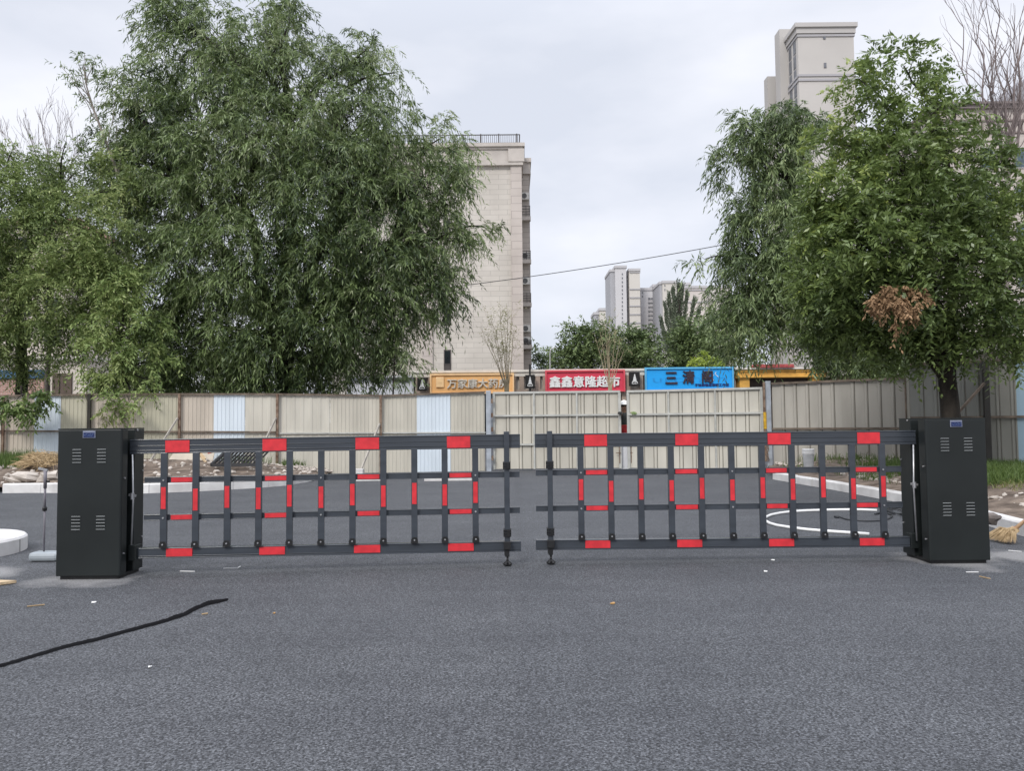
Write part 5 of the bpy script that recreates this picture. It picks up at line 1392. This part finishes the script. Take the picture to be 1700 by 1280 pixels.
# the big willow behind the left fence
d = 24.0
wil_kw = dict(nt=10, tl=.62, nl=13, ll=.20, lw=.036, droop=.75, out=.75, upb=.15, jit=.75, hang=.45, fa=.75, fs=.55, upn=.6)
lob = [(300, 40, 75, 60, 1.0), (345, 95, 105, 85, .5), (250, 170, 70, 80, 0), (440, 50, 80, 55, 1.5), (440, 110, 120, 80, 0), (330, 190, 110, 95, -.8), (560, 110, 80, 65, 1.0), (610, 80, 55, 45, .5, .5), (655, 120, 40, 45, .5, .45),
       (560, 200, 120, 95, -.6), (450, 240, 120, 100, -1.4), (650, 235, 85, 70, 0), (730, 230, 50, 42, .4, .55), (255, 290, 85, 100, -.3), (350, 320, 110, 100, -1.3), (560, 320, 130, 110, -1.4), (690, 320, 90, 85, -.4), (765, 300, 40, 60, 0, .7),
       (745, 395, 62, 62, -.2), (650, 420, 110, 90, -1.2), (500, 430, 120, 100, -1.7), (380, 440, 110, 100, -1.7), (270, 420, 85, 110, -.6), (800, 375, 26, 30, 0, .6),
       (715, 480, 75, 60, -.5), (610, 520, 100, 80, -1.4), (480, 550, 110, 85, -1.8), (350, 560, 105, 95, -1.4), (265, 550, 60, 95, -.6), (660, 555, 55, 50, -.5, .7), (560, 600, 85, 60, -1.0), (420, 625, 100, 55, -1.2), (300, 630, 70, 50, -.8), (195, 215, 36, 50, .3, .5), (205, 330, 42, 60, .2, .8), (195, 265, 42, 65, 0, .8), (212, 175, 40, 60, 0, .7), (190, 150, 26, 40, .2, .4),
       (450, 330, 170, 150, 1.8, .35), (450, 530, 170, 110, 1.5, .35), (300, 330, 90, 170, 1.6, .35), (300, 595, 80, 60, 1.6, .8), (420, 600, 90, 60, 1.8, .8), (540, 590, 80, 60, 1.6, .8), (600, 560, 60, 60, 1.2, .7), (270, 610, 60, 50, .8), (360, 620, 90, 40, 0), (500, 610, 90, 50, 0), (340, 480, 120, 100, 1.4, .5), (560, 480, 120, 100, 1.4, .5), (360, 200, 120, 120, 1.8, .5), (520, 230, 110, 110, 1.8, .5), (660, 330, 80, 110, 1.6, .5), (640, 480, 80, 80, 1.2, .5), (285, 25, 40, 50, .4, .8), (480, 20, 60, 30, .6, .8)]
fk = [P(470, 560, 24.6), P(400, 330, 24.3), P(560, 330, 24.2), P(480, 200, 24.6), P(310, 300, 24.2), P(640, 420, 23.8)]
base = P(480, 700, 24.6); base.z = 0
tree('willow_tree', 'huge grey green willow towering behind the left beige fence', base, fk, lob, d, WIL, 25, wil_kw, tr=.34, limb_r=.085, tints=(0, 1.0), branch=.22, shell=2.0)
# its long trailing sprays at the lower right
lob = [(655, 585, 32, 30, 0), (680, 600, 16, 30, 0, .7), (640, 625, 30, 22, 0), (600, 635, 40, 18, 0)]
tree('young_willow', 'thin pale willow shoots trailing at the lower right of the huge willow', Vector((P(652, 700, 22.6).x, 22.6, 0)), [P(655, 605, 22.6)], lob, 22.6, WIL2, 26, dict(wil_kw, tl=.5, nt=6), tr=.03, limb_r=.02, branch=.5)

# bright fine leaved trees at the far left
elm_kw = dict(nt=10, tl=.55, nl=12, ll=.135, lw=.036, droop=.55, out=.75, upb=.2, jit=.8, hang=.2, fa=.6, fs=.75, upn=.7)
lob = [(-40, 290, 70, 60, 0, .8), (40, 300, 70, 55, .5, .8), (120, 290, 60, 50, 0, .75), (180, 310, 45, 70, 0, .8), (-30, 390, 90, 70, -.5), (70, 380, 90, 75, -.6), (165, 400, 60, 80, -.4), (-20, 480, 90, 75, -.8), (80, 480, 95, 80, -1), (170, 500, 60, 70, -.4),
       (10, 560, 80, 40, -.6), (95, 555, 80, 38, -.8), (-80, 430, 80, 150, 0), (20, 250, 34, 30, .3, .45), (110, 235, 40, 30, 0, .4), (30, 600, 40, 25, 0, .6), (-30, 540, 60, 50, -.9), (130, 450, 60, 60, -1), (60, 440, 120, 90, .8, .5), (195, 450, 40, 60, 0), (20, 330, 70, 50, -.4), (110, 350, 70, 50, -.4), (15, 612, 44, 26, -.2, .8), (110, 600, 40, 26, -.2, .5)]
base = Vector((P(30, 700, 22.4).x, 22.4, 0))
tree('elm_tree', 'bright fine leaved tree at the left edge behind the beige fence', base, [P(25, 480, 22.4), P(70, 380, 22.2), P(-20, 380, 22.2), P(120, 430, 22.3)], lob, 22.0, LOC, 40, elm_kw, tr=.16, limb_r=.05, tints=(.05, .8), branch=.25)
# lighter shrub hanging over the fence
lob = [(205, 480, 40, 35, 0), (185, 540, 48, 45, 0), (235, 540, 42, 45, 0), (195, 600, 55, 45, -.2), (245, 600, 40, 38, -.1), (205, 640, 60, 26, -.35), (215, 668, 42, 16, -.75, .7), (190, 690, 22, 12, -.8, .35), (255, 635, 30, 25, -.2, .7)]
base = Vector((P(205, 700, 20.9).x, 20.9, 0))
tree('shrub', 'light yellow green shrub spilling over the fence above the left cabinet', base, [P(205, 620, 20.6), P(200, 560, 20.3)], lob, 20.3, SHR, 36, dict(elm_kw, ll=.13, lw=.045, tl=.45, droop=.6, hang=.4), tr=.05, limb_r=.03, tints=(.35, 1.0), branch=.4, cat='shrub')
lob = [(24, 668, 26, 10, 0, .5), (40, 683, 14, 8, 0, .4), (68, 664, 12, 7, 0, .4)]
base = Vector((P(35, 700, 20.6).x, 20.6, 0))
tree('shrub', 'dull green sprays hanging over the fence at the far left', base, [P(35, 640, 20.3), P(38, 655, 19.2)], lob, 18.7, SHR, 11, dict(elm_kw, ll=.13, lw=.05, tl=.3, droop=.6, hang=.4), tr=.03, limb_r=.015, tints=(.2, .6), branch=.4, cat='shrub')

# ash with the thick dark trunk in front of the right fence
d = 12.6
ash_kw = dict(nt=7, tl=.34, nl=11, ll=.105, lw=.039, droop=.45, out=.8, upb=.25, jit=.75, hang=.22, fa=.45, fs=.9, upn=.72, rnd=.16, tj=.09, s0=.3)
lob = [(1500, 108, 52, 40, .2, .85), (1560, 115, 32, 30, .2, .7), (1425, 130, 44, 42, .4, .7), (1455, 195, 60, 50, 0, .6), (1530, 190, 60, 55, 0, .65), (1590, 180, 34, 36, .3, .4), (1400, 240, 55, 50, .2, .6), (1490, 260, 75, 55, -.3), (1570, 260, 60, 50, 0), (1630, 270, 40, 42, .3, .7),
       (1400, 320, 62, 50, -.2), (1480, 340, 85, 60, -.6), (1570, 340, 80, 60, -.5), (1640, 350, 55, 55, 0), (1380, 390, 55, 48, 0), (1450, 420, 90, 60, -.8), (1550, 420, 90, 62, -.9), (1635, 430, 70, 60, -.3), (1680, 400, 30, 50, .2, .6),
       (1390, 470, 60, 45, -.2), (1460, 500, 90, 52, -.6), (1560, 500, 80, 52, -.9), (1640, 510, 70, 50, -.4), (1410, 545, 60, 36, 0), (1480, 560, 60, 35, -.1), (1600, 560, 60, 34, -.5), (1660, 560, 45, 34, -.1), (1540, 320, 110, 140, .9, .4), (1700, 480, 30, 60, .2, .6), (1330, 440, 34, 40, .3, .6), (1365, 350, 40, 60, .2), (1360, 520, 45, 50, .3, .8), (1420, 580, 60, 26, 0, .7), (1500, 585, 60, 24, -.2, .8), (1620, 585, 50, 20, 0, .8), (1690, 330, 30, 50, .3, .7), (1480, 420, 130, 120, .9, .4), (1690, 540, 36, 40, .1, .8), (1690, 440, 34, 50, .1, .7), (1700, 590, 30, 20, .2, .5)]
bias = [.24, .2, .3, .22, .18, .1, .34, .16, .1, .1, .32, .15, .05, .1, .2, 0, -.05, .0, .2, .05, -.1, -.15, -.1, 0, -.1, -.15, -.1, 0, .1, .2, .2, .05, 0, -.1, 0, .2, -.05, 0, .1, 0]  # young growth plus sky light on top lobes, shade on low ones, as tint
base = Vector((P(1578, 700, 12.7).x, 12.7, .25))
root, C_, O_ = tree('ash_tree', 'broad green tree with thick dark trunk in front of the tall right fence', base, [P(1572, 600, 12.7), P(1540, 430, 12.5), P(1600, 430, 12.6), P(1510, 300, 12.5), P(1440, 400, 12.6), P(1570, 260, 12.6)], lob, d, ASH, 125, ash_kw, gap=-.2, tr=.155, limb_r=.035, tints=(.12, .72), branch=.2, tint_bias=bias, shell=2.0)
# withered brown cluster on it
lob = [(1488, 482, 32, 22, 0), (1506, 503, 28, 22, -.05), (1473, 508, 28, 18, 0), (1492, 526, 24, 14, 0), (1462, 495, 12, 10, 0)]
C, O, I = lobes_to_clumps(lob, 11.35, 150, .16, 2.2, 0, -9)
foliage('withered_leaves', DRY, root, C, O, RNG.uniform(.1, .9, len(C)), **dict(ash_kw, nt=8, tl=.16, nl=9, ll=.07, lw=.033, hang=.8, upn=.3, droop=.8))
mb = MB(); a = Vector(P(1500, 470, 12.2)); b = Vector(P(1488, 520, 11.4)); mb.tube(wobble(a, b, 5, .1), [.022, .019, .016, .013, .01, .008], 6); mb.build('withered_branch', BARK, root)

# right willow behind it
d = 21.5
lob = [(1238, 215, 34, 30, 0, 1.0), (1222, 265, 30, 44, 0, 1.0), (1275, 200, 40, 34, 0, .9), (1310, 215, 48, 45, 0, .8), (1290, 270, 55, 60, 0, .9), (1340, 250, 35, 60, .3, .6), (1250, 340, 42, 60, 0), (1310, 350, 60, 70, -.4), (1225, 400, 30, 40, 0, .8), (1260, 430, 60, 55, -.4), (1330, 440, 70, 70, -.6), (1200, 440, 26, 28, 0, .5), (1170, 430, 22, 10, 0, .35),
       (1240, 500, 60, 50, -.4), (1310, 512, 75, 42, -.7), (1248, 545, 58, 30, -.4), (1395, 572, 56, 30, -.6), (1400, 560, 70, 60, -.2), (1212, 545, 28, 34, 0, .7), (1430, 600, 60, 30, 0), (1480, 600, 50, 26, .4), (1390, 480, 60, 70, 0), (1500, 560, 60, 50, 1)]
base = Vector((P(1428, 700, 22.2).x, 22.2, 0))
tree('willow_tree', 'grey green willow behind the right fence, left of the broad green tree', base, [P(1420, 590, 22.2), P(1340, 430, 21.8), P(1270, 430, 21.6), P(1310, 300, 21.6), P(1400, 480, 22)], lob, d, WIL2, 33, dict(wil_kw, tl=.55), gap=-.38, tr=.2, limb_r=.055, tints=(.05, .7), branch=.25)

# bare tree at the right edge
def bare(mb, p, dr, L, r, lev, spread=.45, up=.18, n=5, mind=.006, kids=(2, 3)):
    pts = [Vector(p)]; dv = Vector(dr).normalized(); rr = [r]
    for i in range(n):
        dv = (dv + Vector((random.gauss(0, .10), random.gauss(0, .10), random.gauss(0, .06) + up * .18))).normalized()
        pts.append(pts[-1] + dv * L / n); rr.append(max(mind * .7, r * (1 - .42 * (i + 1) / n)))
    mb.tube(pts, rr, 6 if r > .02 else 4, cap=False); ends = [(pts[-1], dv)]
    if lev > 0:
        for k in range(random.randint(*kids)):
            i = random.randint(2, n); q = pts[i]; a = random.uniform(0, 2 * math.pi)
            s_ = Vector((math.cos(a), math.sin(a) * .8, random.uniform(-.1, .5)))
            nd = (dv + s_ * spread * random.uniform(.6, 1.3) + Vector((0, 0, up))).normalized()
            ends += bare(mb, q, nd, L * random.uniform(.6, .85), max(mind, rr[i] * random.uniform(.55, .75)), lev - 1, spread, up, n, mind, kids)
    return ends
d = 17.5; base = Vector((P(1668, 700, d).x, d, .2)); root = thing('bare_tree', 'leafless grey tree rising at the right edge beside the broad green tree', 'tree', tuple(base))
mb = MB(); f0 = P(1672, 300, d); mb.tube(wobble(base - Vector((0, 0, .2)), f0, 8, .03), [.12 - .006 * i for i in range(9)], 8); mb.build('trunk', BARKG, root, smooth=True)
mb = MB()
for (x, y, dx, L_, r_) in ((1655, 195, 0, 0, .04), (1640, 130, 0, 0, .034), (1620, 70, 0, 0, .034), (1672, 120, 0, 0, .034), (1690, 90, 0, 0, .036), (1705, 40, 0, 0, .04), (1720, 120, 0, 0, .036), (1645, 90, 0, 0, .03), (1660, 30, 0, 0, .03), (1600, 45, 0, 0, .025)):
    e = P(x, y, d + random.uniform(-.8, .8)); pa = wobble(f0, e, 8, .14); mb.tube(pa, [r_ * (1 - .6 * i / 8) for i in range(9)], 6, cap=False)
    for i in range(2, 9):
        for q in range(1):
            a = random.uniform(0, 6.28); dv = (e - f0).normalized() + Vector((math.cos(a), math.sin(a) * .7, .3)) * .65
            bare(mb, pa[i], dv, random.uniform(.6, 1.15), .012, 1, .5, .2, 5, .005)
    bare(mb, e, (e - f0) + Vector((0, 0, .5)), 1.0, r_ * .34, 2, .45, .2, 5, .005)
mb.build('branches', pm('bark_pinkish', (.20, .165, .16), rough=.9, var=.2, scale=6), root, smooth=True)

# bare twigs above the left trees, and the tall sapling
d = 25.0; base = Vector((P(80, 700, d).x, d, 0)); root = thing('bare_tree', 'leafless twiggy tree top standing above the far left trees', 'tree', tuple(base))
mb = MB(); f0 = P(85, 330, d); mb.tube(wobble(base, f0, 6, .03), [.10, .09, .08, .07, .06, .05, .045], 7); mb.build('trunk', BARKG, root, smooth=True)
mb = MB()
for x, y in ((15, 215), (50, 200), (90, 230), (125, 225), (-25, 200), (160, 235), (70, 175), (110, 205)):
    e = P(x, y + 30, d); pa = wobble(f0, e, 6, .12); mb.tube(pa, [.026, .022, .019, .016, .014, .012, .010], 5, cap=False)
    for i in range(2, 7):
        bare(mb, pa[i], (e - f0) + Vector((random.uniform(-1, 1), 0, .6)), random.uniform(.5, .9), .009, 2, .5, .25, 4, .005)
mb.build('branches', MATS['bark_pinkish'], root, smooth=True)
d = 23.4; base = Vector((P(230, 700, d).x, d, 0)); root = thing('sapling', 'tall thin leaning sapling with sparse leaves left of the huge willow', 'tree', tuple(base))
mb = MB(); pa = [base, P(222, 480, d), P(200, 300, d), P(178, 240, d), P(155, 180, d), P(143, 140, d), P(138, 105, d)]; mb.tube(pa, [.08, .065, .05, .042, .03, .02, .012], 7)
C = []; O = []
for (sx, sy, ex, ey) in ((150, 165, 118, 118), (155, 180, 100, 108), (143, 140, 160, 92), (150, 170, 128, 95), (178, 240, 190, 170), (200, 300, 195, 210), (160, 200, 130, 150), (143, 130, 140, 88)):
    q = wobble(P(sx, sy, d), P(ex, ey, d), 6, .1); mb.tube(q, [.018, .016, .014, .012, .010, .008, .006], 5, cap=False)
    for i in (3, 4, 5, 6): C.append(q[i]); O.append((0, 0, .6))
mb.build('trunk', BARKG, root, smooth=True)
foliage('crown', WIL2, root, np.array([tuple(c) for c in C]), np.array(O), RNG.uniform(.2, .7, len(C)), nt=3, tl=.35, nl=7, ll=.15, lw=.035, droop=.5, hang=.4)

# middle distance: trees behind the shop row, poplar, yellow green shrub
far_kw = dict(nt=9, tl=1.0, nl=9, ll=.26, lw=.12, droop=.3, out=.7, upb=.25, jit=.8, hang=.15, fa=.5, fs=.8, upn=.7)
GRPF = 'trees behind the shop row'
def farbush(label, lob, d, mat, px, dens=19, kw=far_kw, bias=(.1, .8), name='tree_far'):
    base = Vector((P(px, 700, d).x, d, 0))
    tree(name, label, base, [P(px, 620, d)], lob, d, mat, dens, kw, tr=.16, limb_r=.06, tints=bias, branch=.3, group=GRPF)
farbush('rounded green tree behind the red sign, left of the far trees', [(938, 580, 24, 22), (965, 560, 26, 20), (985, 585, 30, 28), (955, 600, 36, 18), (1000, 558, 22, 18), (1015, 590, 26, 26)], 52, BUSH, 970, name='leafy_tree')
farbush('dark green tree in front of the distant towers, behind the box sign', [(1050, 568, 26, 22), (1035, 595, 26, 22), (1075, 580, 24, 26), (1080, 600, 30, 16), (1000, 603, 40, 12), (1050, 604, 50, 12)], 55, BUSH, 1058, bias=(0, .6), name='leafy_tree')
farbush('spreading tree behind the blue sign, below the poplar', [(1100, 590, 28, 22), (1130, 570, 26, 24), (1155, 555, 26, 26), (1165, 585, 30, 26), (1125, 600, 30, 14), (1095, 575, 22, 20), (1145, 600, 40, 14), (1180, 600, 30, 14)], 53, BUSH, 1130, bias=(.2, .9), name='leafy_tree')
farbush('pale tree between the poplar and the right willow', [(1190, 540, 26, 24), (1215, 560, 28, 30), (1200, 590, 30, 22), (1235, 600, 26, 16)], 50, WIL2, 1200, bias=(.1, .7), name='leafy_tree')
farbush('low dark hedge tree seen beside the wing of the beige apartment building', [(898, 606, 14, 8), (885, 590, 6, 16), (915, 606, 14, 8)], 66, BUSH, 900, bias=(.1, .6), name='leafy_tree')
lob = [(1172, 598, 15, 13), (1160, 606, 10, 8), (1186, 606, 10, 8)]
farbush('bright yellow green shrub just above the blue sign', lob, 45, YEL, 1172, dens=14, kw=dict(far_kw, tl=.5, ll=.22, lw=.10), bias=(.1, 1.0), name='shrub')
# poplar: steep dark plumes
d = 85.0; base = Vector((P(1128, 700, d).x, d, 0)); root = thing('poplar_tree', 'dark poplar with steep plumes in front of the distant towers', 'tree', tuple(base), GRPF)
C = []; O = []; mb = MB(); mb.tube([base, P(1128, 590, d), P(1128, 500, d), P(1126, 474, d)], [.5, .4, .2, .05], 8)
for (bx_, by_, tx_, ty_, rr_) in ((1128, 590, 1126, 474, 6), (1124, 590, 1117, 478, 5), (1130, 585, 1140, 492, 6), (1120, 585, 1110, 490, 5), (1134, 590, 1153, 500, 6), (1116, 590, 1104, 508, 6), (1110, 592, 1098, 535, 6), (1138, 595, 1160, 518, 6), (1128, 560, 1132, 480, 6), (1120, 570, 1120, 500, 7), (1128, 595, 1126, 530, 16), (1122, 600, 1112, 560, 14), (1136, 600, 1144, 550, 13)):
    a, b = np.array(P(bx_, by_, d)), np.array(P(tx_, ty_, d)); mb.tube([Vector(a), Vector((a + b) / 2), Vector(b)], [.14, .1, .03], 5)
    for k in range(70):
        t = random.random() ** .8; q = a * (1 - t) + b * t; R_ = rr_ * d / F * .55 * (1.0 - .75 * t)
        C.append(q + RNG.normal(0, .5, 3) * R_); O.append((b - a) / np.linalg.norm(b - a) * 1.5)
mb.build('trunk', BARK, root)
foliage('crown', POP, root, np.array(C), np.array(O), RNG.uniform(0, .8, len(C)), nt=3, tl=.6, nl=6, ll=.24, lw=.12, droop=.0, out=1.4, upb=.6, jit=.18, hang=-.4, fa=.8, fs=.5, upn=.5)

# thin many stemmed saplings before the shops
def stems(label, base_px, d, tips, leaf_n, mat_leaf, z0=0.0, top_leaf=.5):
    base = Vector((P(base_px, 700, d).x, d, z0)); root = thing('sapling', label, 'sapling', tuple(base), 'many stemmed saplings before the shops')
    mb = MB(); C = []; O = []
    for x, y in tips:
        e = P(x, y, d + random.uniform(-.3, .3)); m0 = P(base_px + (x - base_px) * .12, 640, d)
        pa = [base] + wobble(m0, e, 8, .03); mb.tube(pa, [.026] + [.021 * (1 - .75 * i / 8) for i in range(9)], 5, cap=False)
        for i in range(3, 9):
            for q in range(1 if i % 2 else 2):
                ends = bare(mb, pa[i], Vector((random.uniform(-.8, .8), random.uniform(-.5, .5), .9)), random.uniform(.2, .5), .005, 1, .5, .2, 4, .004, (0, 1))
                if i / 9 > 1 - top_leaf:
                    for en, dv in ends: C.append(tuple(en)); O.append((0, 0, .7))
    mb.build('stems', pm('stem_tan', (.36, .30, .20), rough=.9, var=.2, scale=6), root, smooth=True)
    if leaf_n:
        foliage('crown', mat_leaf, root, np.array(C), np.array(O), RNG.uniform(.2, .9, len(C)), nt=leaf_n, tl=.3, nl=5, ll=.11, lw=.03, droop=.2, hang=.1)
SAP = leafmat('sapling_leaf', (.24, .25, .12), (.42, .40, .22), trans=.3, rough=.6)
stems('thin many stemmed sapling with sparse leaves in front of the orange sign', 843, 31, [(798, 540), (815, 525), (830, 512), (842, 508), (850, 515), (808, 555), (822, 540), (836, 530), (854, 545)], 2, SAP, 0, .6)
stems('thin bare sapling in front of the red sign', 1013, 33, [(988, 560), (996, 550), (1004, 535), (1012, 525), (1022, 545), (1030, 560), (1008, 560), (1036, 580)], 1, SAP, 0, .25)
for px, py in ((962, 590), (978, 585), (1128, 585)):
    pass

# small lamp like white frame and thin poles beside the wing
d = 48.0
root = thing('arched_pole', 'thin pale arched pole standing left of the rounded green tree', 'pole', (P(913, 640, d).x, d, 0))
mb = MB(); mb.tube([Vector((P(913, 640, d).x, d, 0)), P(913, 585, d), P(915, 579, d), P(920, 576.5, d), P(925, 578, d)], .035, 6); mb.build('pole', STEEL, root, smooth=True)

# grass
def blades(name, pts, h, mat, seg_tint=(.1, .7), lean=.45, wd=.006):
    vs = []; fc = []; lp = []; tn = []
    for x, y, z in pts:
        a = random.uniform(0, 2 * math.pi); hh = h * random.uniform(.4, 1.2); ln = random.uniform(.1, 1) * lean * hh; ca, sa = math.cos(a), math.sin(a)
        b = random.uniform(0, math.pi); wx_, wy_ = math.cos(b) * wd, math.sin(b) * wd; t = random.uniform(*seg_tint); k = len(vs)
        mx_, my_ = x + ca * ln * .35, y + sa * ln * .35
        vs += [(x - wx_, y - wy_, z), (x + wx_, y + wy_, z), (mx_ + wx_ * .8, my_ + wy_ * .8, z + hh * .6), (mx_ - wx_ * .8, my_ - wy_ * .8, z + hh * .6), (x + ca * ln, y + sa * ln, z + hh * random.uniform(.75, 1))]
        lp += [k, k + 1, k + 2, k + 3, k + 3, k + 2, k + 4]; fc += [4, 3]; tn += [t] * 5
    return cmesh(name, mat, vs, fc, lp, None, tn)
pts = []
for k in range(5200):
    i = random.randrange(0, 52); t = 1 - abs(random.gauss(0, .17)); j = max(8, min(25, int(t * 25)))
    r_ = VL_ROWS[j][i]
    if mnoise.noise(Vector((r_[0] * 1.1, r_[1] * 1.6, 3))) < -.12: continue
    pts.append((r_[0] + random.uniform(-.15, .15), r_[1] + random.uniform(-.1, .1), r_[2] - .02))
tag(blades('grass', pts, .26, GRS), 'low green grass under the left arm at the foot of the fence', 'grass', kind='stuff')
pts = []
for k in range(2600):
    px = random.uniform(-90, 64) if k % 3 else random.uniform(-90, 40); dd = random.uniform(17.0, 19.3)
    q = verge_at(px, dd)
    if mnoise.noise(Vector((q.x * 1.4, q.y * 1.8, 3))) < -.2: continue
    pts.append((q.x, q.y, q.z - .02))
tag(blades('grass', pts, .36, GRS, (.2, .8)), 'tall green grass before the left fence beside the dry grass heap', 'grass', kind='stuff')
pts = []
for k in range(1500):
    i = random.randrange(66, 80); j = random.randrange(12, 23); r_ = VL_ROWS[j][i]
    if mnoise.noise(Vector((r_[0] * 1.5, r_[1] * 1.6, 9))) < -.05: continue
    pts.append((r_[0] + random.uniform(-.1, .1), r_[1] + random.uniform(-.1, .1), r_[2] - .02))
tag(blades('grass', pts, .26, GRS), 'low green grass under the left arm at the foot of the fence', 'grass', kind='stuff')
pts = []
for k in range(30000):
    y = random.uniform(10, 15.6); x = random.uniform(7.0, 12.5)
    lim = 11.25 + .35 * mnoise.noise(Vector((x * 1.2, 0, 0))) - (x - 8) * .08
    if y < lim - abs(random.gauss(0, .15)): continue
    dx = x - 5.95; z = .115 + .20 * min(1, max(0, dx - .15) / 2.2) + .10 * math.exp(-((dx - 1.5) / .9) ** 2)
    pts.append((x, y, z - .01))
for k in range(3500):
    y = random.uniform(13, 19.4); x = 6.25 + .2 + random.random() ** 1.2 * 2.2
    if mnoise.noise(Vector((x * 1.3, y * .8, 4))) < .0: continue
    dx = x - 6.1; z = .115 + .20 * min(1, max(0, dx - .15) / 2.2) + .10 * math.exp(-((dx - 1.5) / .9) ** 2)
    pts.append((x, y, z - .01))
tag(blades('grass', pts, .20, GRS, (.2, .8), .6), 'lush green grass at the foot of the tall right fence', 'grass', kind='stuff')
pts = []
for k in range(2500):
    y = 11.0 + random.gauss(0, .3); x = random.uniform(6.9, 11.5); dx = x - 5.95; z = .115 + .20 * min(1, max(0, dx - .15) / 2.2) + .10 * math.exp(-((dx - 1.5) / .9) ** 2)
    pts.append((x, y, z - .01))
tag(blades('dry_grass', pts, .10, GRS, (.8, 1.0), 1.2), 'yellowed thin grass between the lush grass and the bare soil', 'grass', kind='stuff')

for o in list(bpy.data.objects):
    if '_world' in o: del o['_world']
